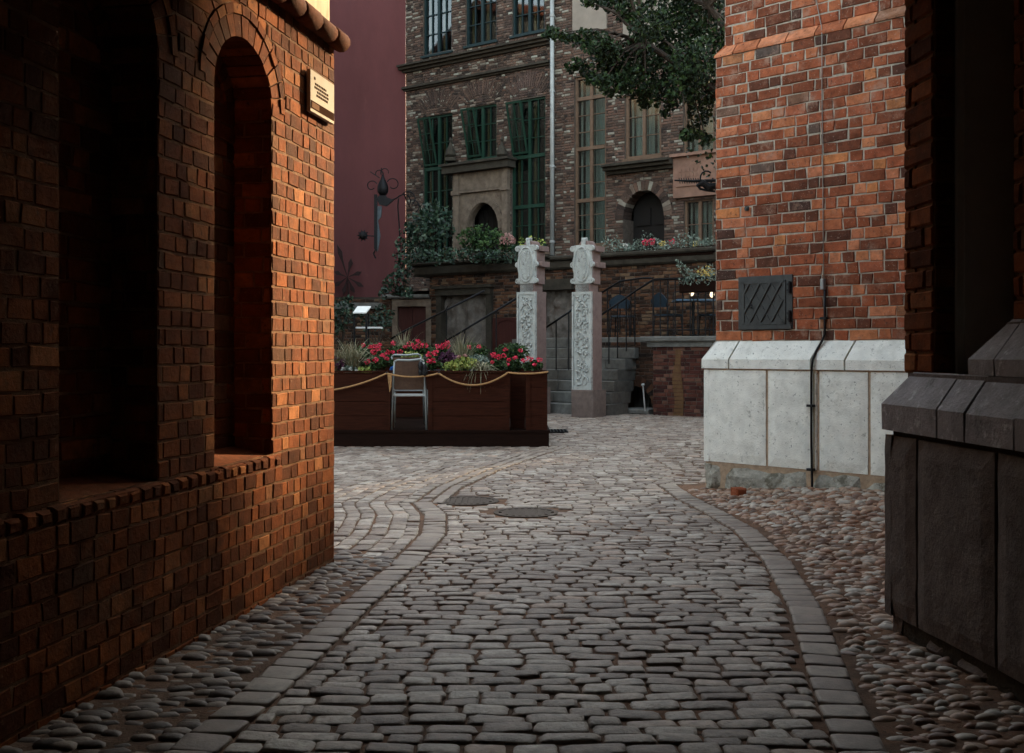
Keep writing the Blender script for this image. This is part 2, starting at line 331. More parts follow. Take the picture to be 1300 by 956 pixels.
def stones(name, items, m, ring=RING, prof=((1,-.03), (1,.0), (.95,.0095), (.8,.0130)), top=.0142, jit=.085, hscale=None):
    it = np.array(items, dtype=float)          # cx, cy, hx, hy, ang, z
    n = len(it); nr = len(prof); V = np.zeros((n, nr*8+1, 3))
    for r_, (sc, z) in enumerate(prof):
        xy = ring[None]*sc*(1+RNG.uniform(-jit, jit, (n, 8, 1)))
        x = xy[:, :, 0]*it[:, 2:3]; y = xy[:, :, 1]*it[:, 3:4]
        c, s_ = np.cos(it[:, 4:5]), np.sin(it[:, 4:5])
        V[:, r_*8:(r_+1)*8, 0] = it[:, 0:1]+x*c-y*s_; V[:, r_*8:(r_+1)*8, 1] = it[:, 1:2]+x*s_+y*c
        hs = hscale[:, None] if hscale is not None else 1
        V[:, r_*8:(r_+1)*8, 2] = it[:, 5:6]+z*hs+RNG.uniform(-.0015, .0015, (n, 8))
    V[:, -1, 0] = it[:, 0]; V[:, -1, 1] = it[:, 1]; V[:, -1, 2] = it[:, 5]+top*(hscale if hscale is not None else 1)
    tl = (RNG.uniform(-1, 1, (n, 1))*.05*(V[:, :, 0]-it[:, 0:1])+RNG.uniform(-1, 1, (n, 1))*.06*(V[:, :, 1]-it[:, 1:2])); V[:, :, 2] += tl
    F = []
    for r_ in range(nr-1):
        for k in range(8):
            k2 = (k+1) % 8; F.append((r_*8+k, r_*8+k2, (r_+1)*8+k2, (r_+1)*8+k))
    T = [((nr-1)*8+k, (nr-1)*8+(k+1) % 8, nr*8) for k in range(8)]
    st = nr*8+1; Q = (np.array(F)[None]+np.arange(n)[:, None, None]*st).reshape(-1, 4); TT = (np.array(T)[None]+np.arange(n)[:, None, None]*st).reshape(-1, 3)
    faces = Q.tolist()+TT.tolist(); t = RNG.random(n)
    tints = np.concatenate([np.repeat(t, len(F)), np.repeat(t, 8)])
    return link_mesh(name, V.reshape(-1, 3), faces, m, None, (0, 0, 0), True, tints)
LK = [(-1.05, 2.6), (-.99, 3.4), (-.87, 4.3), (-.76, 5.38), (-.61, 6.48), (-.53, 7.45), (-.58, 8.33), (-.73, 8.97), (-.62, 10), (-.31, 11.4), (.18, 13.1), (.55, 14.2), (1.4, 16.5), (2.4, 19)]
RK = [(1.0, 2.6), (1.08, 3.4), (1.20, 4.16), (1.41, 5.3), (1.56, 6.48), (1.61, 7.6), (1.55, 8.5), (1.47, 9.2), (1.43, 10.17)]
def ix(poly, y):
    for (x0, y0), (x1, y1) in zip(poly, poly[1:]):
        if y0 <= y <= y1: return x0+(x1-x0)*(y-y0)/(y1-y0)
    return poly[0][0] if y < poly[0][1] else poly[-1][0]
def wallx(y): return -2.28+.19*y
COVERS = [(G(592, 637), .27), (G(668, 652), .25)]
def clear(x, y): return all((x-c[0])**2+(y-c[1])**2 > (r_+.05)**2 for c, r_ in COVERS)
road = []
y = 2.4; row = 0
while y < 25:
    d = U(.080, .104); yc = y+d/2
    xl = ix(LK, yc)+(.09 if yc < 9 else .19) if yc < 14.2 else -.2; xr = ix(RK, yc)-.09 if yc < 10.2 else 4.6
    x = xl-U(0, .09)
    while x < xr:
        w = U(.115, .21); xc = x+w/2
        a_, b_ = max(x, xl), min(x+w, xr)
        if b_-a_ > .05:
            xc = (a_+b_)/2; ww = b_-a_
            yy = yc+.03*math.sin(xc*1.7+row*.2)+.012*math.sin(xc*5+row)+U(-.006, .006)
            if clear(xc, yy): road.append((xc, yy, ww/2-U(.002, .006), d/2-U(.0015, .005), U(-.035, .035), gz(xc, yy)+U(-.004, .004)))
        x += w
    y += d; row += 1
struct(stones('cobbled_road', road, M['sett']))
# curved plaza setts left of the kerb, rows following the kerb
pl = []
k = 0
offs = .155
while offs < 5.0:
    d = U(.10, .125); yy = 6.3+U(0, .1)
    while yy < 14.6:
        l = U(.12, .2); x0 = ix(LK, yy)-offs; x1 = ix(LK, yy+l)-offs
        cx = (x0+x1)/2; cy = yy+l/2
        if (cy > 6.6 or cx > wallx(cy)+.04) and (cy > 6.9+.35*math.sin(cx*3)) and not (cx > -2.6 and cy > 14.35) and cx > -5:
            pl.append((cx, cy, l/2-.005, d/2-.004, math.atan2(l, x1-x0)+U(-.04, .04), U(-.004, .004)))
        yy += l
    offs += d; k += 1
struct(stones('plaza_paving', pl, M['sett']))
def strip(poly, w, lo, hi, skip=None):
    out = []
    for (x0, y0), (x1, y1) in zip(poly, poly[1:]):
        L_ = math.hypot(x1-x0, y1-y0); n = max(1, round(L_/U(lo, hi)))
        for i in range(n):
            t = (i+.5)/n; ang = math.atan2(y1-y0, x1-x0)
            out.append((x0+(x1-x0)*t, y0+(y1-y0)*t, L_/n/2-.004, w/2-.005, ang, .006+gz(x0, y0)))
    return out
ks = strip(LK[:8], .165, .12, .17)+strip(RK, .165, .12, .18)
for q in (-.12, 0, .12): ks += strip([(a+q, b) for a, b in LK[7:12]], .10, .16, .24)
struct(stones('kerb_strip', ks, M['kerb'], prof=((1,-.03), (1,.004), (.96,.010), (.8,.012)), top=.0125, jit=.02))
pb = []; hs = []
y = 2.6
while y < 10.6:
    x = 1.0
    while x < 3.2:
        xx = x+U(-.03, .03); yy = y+U(-.025, .025)
        lim = ix(RK, yy)+.12 if yy < 10.17 else 1.5
        dark = 1.62+.1065/.994*(4.93-yy) if yy < 4.9 else 9
        # stay clear of the buttress front (runs from (1.716,9.887) toward (+,-))
        bt = (xx-1.716)*.7086+(yy-9.887)*.7056
        if xx > lim and xx < dark+.08 and bt < -.0:
            sz = U(.6, 1.25); pb.append((xx, yy, .040*sz*U(.9, 1.4), .028*sz*U(.8, 1.1), U(-.7, .7), gz(xx, yy)+U(-.012, .003))); hs.append(sz*U(.4, .85))
        x += .064
    y += .046
struct(stones('pebble_pavement', pb, M['pebble'], ring=CIRC, prof=((1,-.02), (.97,.004), (.75,.018), (.4,.026)), top=.029, jit=.10, hscale=np.array(hs)))
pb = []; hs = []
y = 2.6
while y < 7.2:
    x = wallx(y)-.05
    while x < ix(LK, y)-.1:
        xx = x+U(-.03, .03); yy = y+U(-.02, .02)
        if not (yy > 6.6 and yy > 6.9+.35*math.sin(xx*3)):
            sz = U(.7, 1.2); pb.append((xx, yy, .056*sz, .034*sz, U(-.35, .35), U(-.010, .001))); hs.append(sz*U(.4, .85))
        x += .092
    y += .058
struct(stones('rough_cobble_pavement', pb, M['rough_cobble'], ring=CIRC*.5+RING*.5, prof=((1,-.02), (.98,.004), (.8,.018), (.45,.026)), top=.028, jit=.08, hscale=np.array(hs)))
for (c, r_), lb in zip(COVERS, ('round iron drain cover set in the cobbles, the farther left of the two', 'round iron drain cover set in the cobbles, the nearer right of the two')):
    mb = MB(); n = 28
    ring = [(c[0]+r_*math.cos(2*math.pi*k/n), c[1]+r_*math.sin(2*math.pi*k/n)) for k in range(n)]
    b0 = len(mb.v); mb.v += [(x, y, -.02) for x, y in ring]+[(x, y, .012) for x, y in ring]+[(c[0]+(x-c[0])*.86, c[1]+(y-c[1])*.86, .012) for x, y in ring]+[(c[0]+(x-c[0])*.84, c[1]+(y-c[1])*.84, .006) for x, y in ring]
    for q in range(3):
        for k in range(n): mb.face([b0+q*n+k, b0+q*n+(k+1) % n, b0+(q+1)*n+(k+1) % n, b0+(q+1)*n+k])
    mb.face([b0+3*n+k for k in range(n)])
    for i in range(-4, 5):
        h = math.sqrt(max(0, (r_*.78)**2-(i*.05)**2)); mb.box(c[0]+i*.05-.012, c[0]+i*.05+.012, c[1]-h, c[1]+h, .004, .012)
    tag(mb.build('drain_cover', M['manhole'], origin=(c[0], c[1], 0)), lb, 'drain cover', 'iron covers in the road')
# small grating on the ground beside the planters
mb = MB(); gx, gy = G(707, 549)
for i in range(7): mb.box(gx-.15+i*.05-.008, gx-.15+i*.05+.008, gy-.28, gy+.28, .012, .034)
for jn in range(4): mb.box(gx-.16, gx+.16, gy-.28+jn*.18-.012, gy-.28+jn*.18+.012, .012, .032)
tag(mb.build('drain_grate', M['iron'], origin=(gx, gy, 0)), 'small dark iron grate on the cobbles beside the end of the planter deck', 'drain grate')

# ------------------------------------------------------------------ LEFT BRICK BUILDING
FL = Frame(-2.28, 0, .19, 1, 1)             # u grows away from the camera, n points into the alley
K = math.hypot(.19, 1)
SE = 6.488*K
NI = [(3.796*K, 4.458*K), (4.957*K, 5.59*K)]
lb = thing('brick_building', 'old dark brick building with two tall arched niches filling the left side', 'building', (*FL.pt(SE, 0)[:2], 0))
mb = MB()
ZS, RISE, ZSILL = 2.47, .27, .70
holes = [(0, 0, 0, 0)]
for (a, b) in NI: holes.append(arch_hole((a+b)/2, (b-a)/2+.0, ZS, RISE, ZSILL)); 
def ringhole(a, b, g=.185): return lambda z: None if z < ZS or z > ZS+RISE+g else ((a+b)/2-((b-a)/2+g)*math.sqrt(max(0, 1-((z-ZS)/(RISE+g))**2)), (a+b)/2+((b-a)/2+g)*math.sqrt(max(0, 1-((z-ZS)/(RISE+g))**2)))
holes = [arch_hole((a+b)/2, (b-a)/2, ZS, RISE, ZSILL) for a, b in NI]+[ringhole(a, b) for a, b in NI]
bricks(mb, FL, 0, SE, -.05, 3.05, holes, ch=.077, L=.145, H=.092, j=.007, bev=.0045, jit=.004, depth=.04, mort=.0008)
# projecting lower wall
bricks(mb, FL, 0, 5.66*K, -.05, .66, (), ch=.077, L=.145, H=.092, j=.007, off=.028, bev=.0045, jit=.005, depth=.05, mort=.0008)
mb.mi = 0
mb.mi = 1; mb.fbox(FL, 0, 5.64*K, .655, .703, -.03, .022); mb.mi = 0
u = 0.05
while u < 5.64*K:                            # rowlock course on top of it
    w = U(.075, .09); mb.fbox(FL, u, u+w-.01, .66, .715+U(-.006, .006), -.03, .030, random.random(), .012, .004); u += w
# stepped wall end foot
for (a, b) in NI:
    c = (a+b)/2; h = (b-a)/2
    mb.mi = 1; arch_slab(mb, FL, a-.24, b+.24, ZS, 3.04, c, h+.01, ZS, RISE+.01, -.20, -.006, 20); mb.mi = 0
    arch_ring(mb, FL, c, h, ZS, RISE, .10, -.22, .002, 15, gap=.12)
    arch_ring(mb, FL, c, h+.105, ZS, RISE+.105, .045, -.05, .009, 15, gap=.10)
    arch_ring(mb, FL, c, h+.155, ZS, RISE+.155, .05, -.05, -.002, 15, gap=.10)
    # reveals
    far = Frame(*FL.pt(b, 0)[:2], -FL.n[0], -FL.n[1], 1)
    if far.n[0]*FL.u[0]+far.n[1]*FL.u[1] > 0: far = Frame(*FL.pt(b, 0)[:2], -FL.n[0], -FL.n[1], -1)
    bricks(mb, far, 0.005, .24, ZSILL-.05, ZS+.02, (), ch=.077, L=.15, H=.095, j=.008, bev=.005, jit=.004, depth=.04, mort=.003)
    near = Frame(*FL.pt(a, 0)[:2], -FL.n[0], -FL.n[1], 1)
    if near.n[0]*FL.u[0]+near.n[1]*FL.u[1] < 0: near = Frame(*FL.pt(a, 0)[:2], -FL.n[0], -FL.n[1], -1)
    bricks(mb, near, 0.005, .24, ZSILL-.05, ZS+.02, (), ch=.077, L=.15, H=.095, j=.008, bev=.005, jit=.004, depth=.04, mort=.003)
    # back plane, with a deeper slit in the first niche
    hl = []
    bricks(mb, FL, a-.02, b+.02, ZSILL-.05, ZS+RISE+.08, hl, ch=.088, L=.25, H=.12, off=-.205, bev=.005, jit=.005, depth=.04, mort=.003)
    arch_ring(mb, FL, c, h-.11, ZS-.02, RISE-.08, .09, -.25, -.19, 13, gap=.12)
    if hl: mb.mi = 1; mb.fbox(FL, b-.35, b, ZSILL-.1, ZS+.1, -.52, -.45); mb.fbox(FL, b-.35, b-.27, ZSILL-.1, ZS, -.45, -.25); mb.mi = 0
    # sloping sill
    mb.prism(Frame(*FL.pt(a+.001, 0)[:2], FL.n[0], FL.n[1], -1), [(-.24, ZSILL-.1), (.025, ZSILL-.1), (.025, .712), (-.24, .775)], 0, b-a-.002, .35)
# end face and solid core
end = Frame(*FL.pt(SE, 0)[:2], -FL.n[0], -FL.n[1], 1)
if end.n[0]*FL.u[0]+end.n[1]*FL.u[1] < 0: end = Frame(*FL.pt(SE, 0)[:2], -FL.n[0], -FL.n[1], -1)
bricks(mb, end, .005, 7, -.05, 3.05, (), ch=.088, L=.25, H=.125, bev=.008, jit=.004, depth=.04, mort=.012)
mb.mi = 1
mb.fbox(FL, -9, SE-.02, -.1, 3.1, -7, -.55)
for (p, q) in ((-9, NI[0][0]-.01), (NI[0][1]+.01, NI[1][0]-.01), (NI[1][1]+.01, SE-.02)): mb.fbox(FL, p, q, -.1, 3.08, -.56, -.03)
for a, b in NI:
    mb.fbox(FL, a-.02, b+.02, -.1, ZSILL-.1, -.56, -.02); mb.fbox(FL, a-.02, b+.02, ZS+RISE+.1, 3.08, -.56, -.03)
mb.fbox(FL, -9, 0, -.1, 3.08, -.03, -.005)
mb.mi = 0
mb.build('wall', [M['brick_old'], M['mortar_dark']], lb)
# roll moulding built of short weathered brick segments
mb = MB(); u = -.5
while u < SE+.03:
    w = U(.2, .27); e = min(u+w, SE+.045); c0 = FL.pt(u+.004, 3.065, .035); c1 = FL.pt(e-.004, 3.065, .035); r_ = U(.052, .058)
    mb.tube([c0, FL.pt(u+.015, 3.065, .035), FL.pt(e-.015, 3.065, .035), c1], [r_*.9, r_, r_, r_*.9], 12, U(.0, .3)); u = e
mb.build('moulding', M['brick_old'], lb, smooth=True)
mb = MB()
mb.fbox(FL, -9, SE-.02, 3.08, 3.8, -5, -.02)
mb.build('plaster_wall', M['plaster_cream'], lb)
mb = MB()          # dark storey added over the alley, out of view, to shade the foreground
mb.hexa([(-2.4, 5.55, 3.12), (3.4, 5.5, 3.12), (3.4, 5.5, 5.6), (-2.4, 5.55, 5.6), (-4.6, -7, 3.12), (3.4, -7, 3.12), (3.4, -7, 5.6), (-4.6, -7, 5.6)])
mb.build('added_shade_storey', M['wood_dark'], lb)
mb = MB(); mb.fbox(FL, -9.2, SE+.1, 3.8, 3.9, -5.2, .1)
mb.build('roof', M['tile'], lb)

# plaque on the corner
pq = thing('wall_plaque', 'ivory sign plate with small print and a dark bottom band on the brick corner', 'sign', FL.pt(6.2*K, 2.55))
ua = 6.03*K; ub = 6.40*K
z0p, z1p = 2.56, 2.79
mb = MB(); mb.fbox(FL, ua, ub, z0p, z1p, .012, .034, None, .002); mb.build('plate', M['white_sign'], pq)
mb = MB(); mb.fbox(FL, ua+.03, ub-.03, z0p+.03, z1p-.03, -.02, .0125); mb.build('spacer', M['iron'], pq)
mb = MB(); mb.fbox(FL, ua+.006, ub-.006, z0p+.018, z0p+.062, .034, .0352); mb.build('dark_band', M['sign_dark'], pq)
mb = MB(); mb.fbox(FL, ua+.02, ua+.13, z0p+.024, z0p+.054, .0352, .0364)
mb.build('band_print', M['sign_mid'], pq)
mb = MB()
mb.fbox(FL, ua+.055, ua+.075, z1p-.045, z1p-.030, .034, .0352)
for rr, (a, b) in enumerate(((.07, .25), (.06, .27), (.10, .26), (.09, .25))):
    x = a
    while x < b:
        w = U(.012, .026); mb.fbox(FL, ua+x, ua+x+w, z1p-.072-rr*.020, z1p-.060-rr*.020, .034, .0352); x += w+.008
mb.build('lettering', M['sign_dark'], pq)

# ------------------------------------------------------------------ LIT BUTTRESS
BX, BY = 1.716, 9.887
FB = Frame(BX, BY, .7056, -.7086, 1)
if FB.n[0] > 0: FB = Frame(BX, BY, .7056, -.7086, -1)
bt = thing('brick_buttress', 'sunless orange red brick church buttress on a pale limestone plinth, right of the cobbled lane', 'buttress', (BX, BY, 0))
FBs = Frame(BX, BY, .7086, .7056, -1)        # hidden side face, outward to the far left
if FBs.n[0] > 0: FBs = Frame(BX, BY, .7086, .7056, 1)
A1, A2 = .078, .135; ZB = 1.342; ZLED = 3.87; WB = 2.5
def btint(u, z, t):
    if z < 1.9 and u < .9 and t > .35: t = .35+.3*t
    if u > 1.35 and 1.9 < z < 2.9 and random.random() < .35: t = U(.85, .95)
    if z > 3.4 and random.random() < .3: t = U(.1, .25)
    if random.random() < .16: t = .05+U(0, .25)
    return t
hat = [FB.hit(938, 352, -A1), FB.hit(1007, 418, -A1)]
mb = MB()
bricks(mb, FB, A1, WB, ZB-.01, ZLED, [(hat[0][0]+.03, hat[1][0]-.03, hat[1][1]+.03, hat[0][1]-.03)], ch=.0905, L=.235, H=.118, j=.009, off=-A1, bev=.006, jit=.006, depth=.03, mort=.0035, tf=btint)
bricks(mb, FB, A2, WB, ZLED+.1, 7.5, (), ch=.0905, L=.235, H=.118, j=.009, off=-A2, bev=.006, jit=.006, depth=.03, mort=.0035, tf=btint)
bricks(mb, FBs, A1, 3.2, ZB-.01, ZLED, (), ch=.0905, L=.235, H=.118, j=.009, off=-A1, bev=.006, jit=.006, tf=btint)
bricks(mb, FBs, A2, 3.2, ZLED+.1, 7.5, (), ch=.0905, L=.235, H=.118, j=.009, off=-A2, bev=.006, jit=.006, tf=btint)
mb.mi = 1
def prismz(mb, xy, z0, z1):
    n = len(mb.v); k = len(xy); mb.v += [(x, y, z0) for x, y in xy]+[(x, y, z1) for x, y in xy]
    mb.face([n+i for i in reversed(range(k))]); mb.face([n+k+i for i in range(k)])
    for i in range(k): j_ = (i+1) % k; mb.face([n+i, n+j_, n+k+j_, n+k+i])
def bpoly(a, depth=3.2, w=WB): return [FB.pt(a, 0, -a)[:2], FB.pt(w, 0, -a)[:2], FB.pt(w, 0, -depth)[:2], FB.pt(a, 0, -depth)[:2]]
prismz(mb, bpoly(A1+.04), 1.0, ZLED+.02); prismz(mb, bpoly(A2+.04), ZLED, 7.5)
mb.mi = 0
mb.build('brick_wall', [M['brick'], M['mortar']], bt)
# sloped brick ledge: wide plinth bricks with a mitred corner
mb = MB(); u = A1-.012
while u < WB:
    w = U(.24, .30) if u > A1 else .2; e = min(u+w, WB); t = .98 if abs(u-1.55) < .15 else random.choice((.62, .9, .66, .88, .7))
    o1 = -A1+.012; zz = ZLED
    s0 = 0 if u > A1 else 0; ut = u+(A2-A1+.0) if u < A1 else u+.0
    sk = .045
    b0 = [(u+.006, zz, o1), (e-.006, zz, o1), (e-.006+0, zz+.022, o1), (u+.006, zz+.022, o1)]
    pts = [FB.pt(u+.006, zz, o1), FB.pt(e-.006, zz, o1), FB.pt(e-.006, zz+.02, o1), FB.pt(u+.006, zz+.02, o1),
           FB.pt(max(u+.006, A2), zz, -A2-.02), FB.pt(e-.006+.0, zz, -A2-.02), FB.pt(e-.006, zz+.125, -A2-.02), FB.pt(max(u+.006, A2), zz+.125, -A2-.02)]
    n = len(mb.v); mb.v += pts
    for q in ((0,1,2,3), (4,7,6,5), (0,4,5,1), (3,2,6,7), (0,3,7,4), (1,5,6,2)): mb.face([n+i for i in q], t)
    u = e
v = A1-.012
n = len(mb.v); o1 = -A1+.012                  # side ledge, one run
mb.v += [FBs.pt(v, ZLED, o1), FBs.pt(3.2, ZLED, o1), FBs.pt(3.2, ZLED+.02, o1), FBs.pt(v, ZLED+.02, o1), FBs.pt(A2, ZLED, -A2-.02), FBs.pt(3.2, ZLED, -A2-.02), FBs.pt(3.2, ZLED+.125, -A2-.02), FBs.pt(A2, ZLED+.125, -A2-.02)]
for q in ((0,3,2,1), (4,5,6,7), (3,7,6,2), (0,4,7,3)): mb.face([n+i for i in q], .66)
mb.build('brick_ledge', [M['brick']], bt)
# limestone plinth
mb = MB()
mb.mi = 1; prismz(mb, bpoly(.014), -.05, 1.17); mb.mi = 0
def hu(px, off=0): return FB.hit(px, 445, off)[0]
def stone(mb, u0, u1, z0, z1, o0, o1, bev=.008, seg=6, rough=.0012):
    """block with slightly uneven bevelled face"""
    nu = max(2, int((u1-u0)/.07)); nz = max(2, int((z1-z0)/.07))
    n = len(mb.v)
    for jz in range(nz+1):
        for iu in range(nu+1):
            uu = u0+(u1-u0)*iu/nu; zz = z0+(z1-z0)*jz/nz; edge = iu in (0, nu) or jz in (0, nz)
            if edge: mb.v.append(FB_cur.pt(uu+U(-rough, rough), zz+U(-rough, rough), o1-bev+U(-rough, rough)))
            else: mb.v.append(FB_cur.pt(uu, zz, o1+U(-rough, rough)))
    W = nu+1
    for jz in range(nz):
        for iu in range(nu): a = n+jz*W+iu; mb.face([a, a+1, a+1+W, a+W])
    per = [n+i for i in range(W)]+[n+nu+W*j_ for j_ in range(1, nz+1)]+[n+nz*W+i for i in reversed(range(nu))]+[n+W*j_ for j_ in reversed(range(1, nz))]
    m_ = len(mb.v)
    for q in per:
        x, y_, z = mb.v[q]; mb.v.append((x-FB_cur.n[0]*(o1-o0), y_-FB_cur.n[1]*(o1-o0), z))
    k_ = len(per)
    for i in range(k_): j2 = (i+1) % k_; mb.face([per[j2], per[i], m_+i, m_+j2])
FB_cur = FB
ux = [0, hu(973), hu(1033), hu(1038), hu(1103), hu(1172), 2.5]
for a, b in zip(ux, ux[1:]):
    if b-a < .03: continue
    stone(mb, a+(.012 if a else 0), b-.012, .262, 1.078, -.05, .0)
stone(mb, hu(1033)+.002, hu(1038)-.008, .262, 1.078, -.05, -.006)
FB_cur = FBs
for a, b in ((.0, .9), (.92, 1.8), (1.82, 3.2)): stone(mb, a+(.01 if a else 0), b, .262, 1.078, -.05, .0)
mb.build('plinth_blocks', [M['limestone'], M['joint']], bt, smooth=False)
mb = MB(); FB_cur = FB
fx = [0, hu(917), hu(1026), hu(1095), hu(1150), 2.5]
for a, b in zip(fx, fx[1:]): stone(mb, a+.018, b-.02, -.03, .235+U(-.012, .008), -.05, .012, .03, rough=.009)
FB_cur = FBs
for a, b in ((.0, .9), (.92, 1.8), (1.82, 3.2)): stone(mb, a+.01, b, -.03, .235, -.05, .012, .03, rough=.009)
mb.build('foot_stones', [M['limestone_foot']], bt)
mb = MB()
cx_ = [0, hu(926), hu(1030), hu(1073), hu(1160), 2.5]; sk = .05
for i, (a, b) in enumerate(zip(cx_, cx_[1:])):
    a_ = a+.008 if a else -.012; b_ = b-.008; ta = a_+sk if a else A1+.002; tb = b_+sk
    o = .012; zt = 1.172+U(-.003, .003)
    mb.hexa([FB.pt(a_, 1.092, -.16), FB.pt(b_, 1.092, -.16), FB.pt(b_, 1.092, o), FB.pt(a_, 1.092, o), FB.pt(ta, ZB, -A1-.01), FB.pt(tb, ZB, -A1-.01), FB.pt(b_+.0, zt, o), FB.pt(a_, zt, o)])
    mb.f = mb.f
n = len(mb.v); mb.v += [FBs.pt(-.012, 1.092, .012), FBs.pt(3.2, 1.092, .012), FBs.pt(3.2, 1.172, .012), FBs.pt(-.012, 1.172, .012), FBs.pt(A1, ZB, -A1-.004), FBs.pt(3.2, ZB, -A1-.004), FBs.pt(3.2, 1.092, -A1), FBs.pt(A1, 1.092, -A1)]
for q in ((0,3,2,1), (3,4,5,2), (0,1,6,7)): mb.face([n+i for i in q])
mb.build('cap_stones', [M['limestone']], bt)
mb = MB(); mb.fbox(FB, A1, 2.5, 1.088, 1.33, -.3, -.10); mb.build('cap_bedding', [M['joint']], bt)
# iron hatch
hp = MB(); (hu0, hz1), (hu1, hz0) = hat
o = -A1
hp.fbox(FB, hu0, hu1, hz0, hz1, o-.03, o+.012, None, .004)
ht = hp.build('hatch', [M['iron_hatch']], bt)
hp = MB(); w = .045
for (a, b, c, d) in ((hu0+w, hu1-w-.02, hz1-w-.02, hz1-w), (hu0+w, hu1-w-.02, hz0+w, hz0+w+.02), (hu0+w, hu0+w+.02, hz0+w, hz1-w), (hu1-w-.04, hu1-w-.02, hz0+w, hz1-w)): hp.fbox(FB, a, b, c, d, o+.012, o+.020)
hp.fbox(FB, hu0+.01, hu1-.01, hz0+.005, hz0+.04, o+.012, o+.022)
hp.build('hatch_frame', [M['iron_hatch']], ht)
hp = MB(); uu0, uu1, zz0, zz1 = hu0+w+.02, hu1-w-.045, hz0+w+.02, hz1-w-.02
def clipseg(p, q):
    (x0, y0), (x1, y1) = p, q; t0, t1 = 0, 1
    for d_, a_, b_ in ((x1-x0, uu0-x0, uu1-x0), (y1-y0, zz0-y0, zz1-y0)):
        if abs(d_) < 1e-9: continue
        ta, tb = a_/d_, b_/d_
        if ta > tb: ta, tb = tb, ta
        t0 = max(t0, ta); t1 = min(t1, tb)
    return ((x0+(x1-x0)*t0, y0+(y1-y0)*t0), (x0+(x1-x0)*t1, y0+(y1-y0)*t1)) if t1-t0 > .02 else None
st = (uu1-uu0)/3.6; hh = zz1-zz0
for i in range(-5, 6):
    for sgn, o_, ww in ((-1, .0165, .006), (1, .0235, .0095)):
        sx = uu0+st*(i+.5); c = clipseg((sx, zz0 if sgn > 0 else zz1), (sx+hh*.62, zz1 if sgn > 0 else zz0))
        if c:
            (a, za), (b, zb) = c; dx, dz = b-a, zb-za; l = math.hypot(dx, dz); nx, nz_ = -dz/l*ww, dx/l*ww
            hp.prism(FB, [(a-nx, za-nz_), (b-nx, zb-nz_), (b+nx, zb+nz_), (a+nx, za+nz_)], o+.011, o+o_)
hp.build('lattice', [M['iron_hatch']], ht)
for zc in (hz1-.11, hz0+.11):
    hp = MB(); hp.tube([FB.pt(hu1-.02, zc-.05, o+.025), FB.pt(hu1-.02, zc+.05, o+.025)], .012, 8); hp.fbox(FB, hu1-.05, hu1-.008, zc-.035, zc-.015, o+.012, o+.024); hp.fbox(FB, hu1-.05, hu1-.008, zc+.015, zc+.035, o+.012, o+.024); hp.build('hinge', [M['cable']], ht)
hp = MB(); kx, kz = uu0+.07, zz0+hh*.42; hp.tube([FB.pt(kx+.018*math.cos(t), kz+.018*math.sin(t), o+.028) for t in [i*.6 for i in range(11)]], .004, 6); hp.build('ring_handle', [M['cable']], ht)
# masonry bolt
mb = MB(); bu, bz = FB.hit(949, 265, -A1); mb.tube([FB.pt(bu, bz, -A1-.01), FB.pt(bu, bz, -A1+.02)], .022, 12); mb.tube([FB.pt(bu, bz, -A1+.02), FB.pt(bu, bz, -A1+.03)], .012, 8)
mb.build('wall_bolt', [M['iron_hatch']], bt)

# lightning conductor: thin wire above, thick black cable below
cb = thing('lightning_conductor', 'thin wire down the brick buttress becoming a black cable over the pale plinth', 'cable', FB.pt(hu(1030), .15, .03))
def bp_(px, py, off): u_, z_ = FB.hit(px, py, off); return FB.pt(u_, z_, off)
w_top = [bp_(1034, -120, -A2+.02), bp_(1036, -2, -A2+.02), bp_(1041, 25, -A2+.015), bp_(1043, 34, -A2+.03), bp_(1043.5, 46, -A1+.03), bp_(1043.5, 120, -A1+.015), bp_(1044.5, 200, -A1+.014), bp_(1045, 290, -A1+.015), bp_(1046, 358, -A1+.02)]
mb = MB(); mb.tube(w_top, .0045, 6); mb.build('wire', [M['wire']], cb, smooth=True)
w_bot = [bp_(1047, 368, -A1+.024), bp_(1047, 400, -A1+.022), bp_(1047, 424, -A1+.022), bp_(1044, 432, -A1+.025), bp_(1036, 446, -.02), bp_(1032, 456, .03), bp_(1030.5, 466, .032), bp_(1030, 480, .018), bp_(1030, 560, .016), bp_(1030.5, 590, .02), bp_(1031, 610, .035), bp_(1031, 636, .04)]
mb = MB(); mb.tube(w_bot, .0105, 8); mb.build('thick_cable', [M['cable']], cb, smooth=True)
mb = MB(); u_, z_ = FB.hit(1046.5, 361, -A1); mb.fbox(FB, u_-.016, u_+.016, z_-.045, z_+.045, -A1, -A1+.045, None, .006); mb.build('clamp_box', [M['zinc']], cb)
for py, off in ((404, -A1), (515, 0), (596, .0)):
    mb = MB(); u_, z_ = FB.hit(1047 if py < 450 else 1030, py, off); mb.fbox(FB, u_-.03, u_+.03, z_-.01, z_+.01, off-.01, off+.032, None, .003); mb.build('clip', [M['cable']], cb)
# loose brick
lx, ly = G(938, 634)
mb = MB(); fr = Frame(lx, ly, 1, .3, 1); mb.fbox(fr, -.045, .05, .008+.02, .095, -.06, .05, .4, .012, .004)
tag(mb.build('loose_brick', [M['brick']], origin=(lx, ly, 0)), 'small broken red brick lying at the foot of the pale plinth', 'brick')

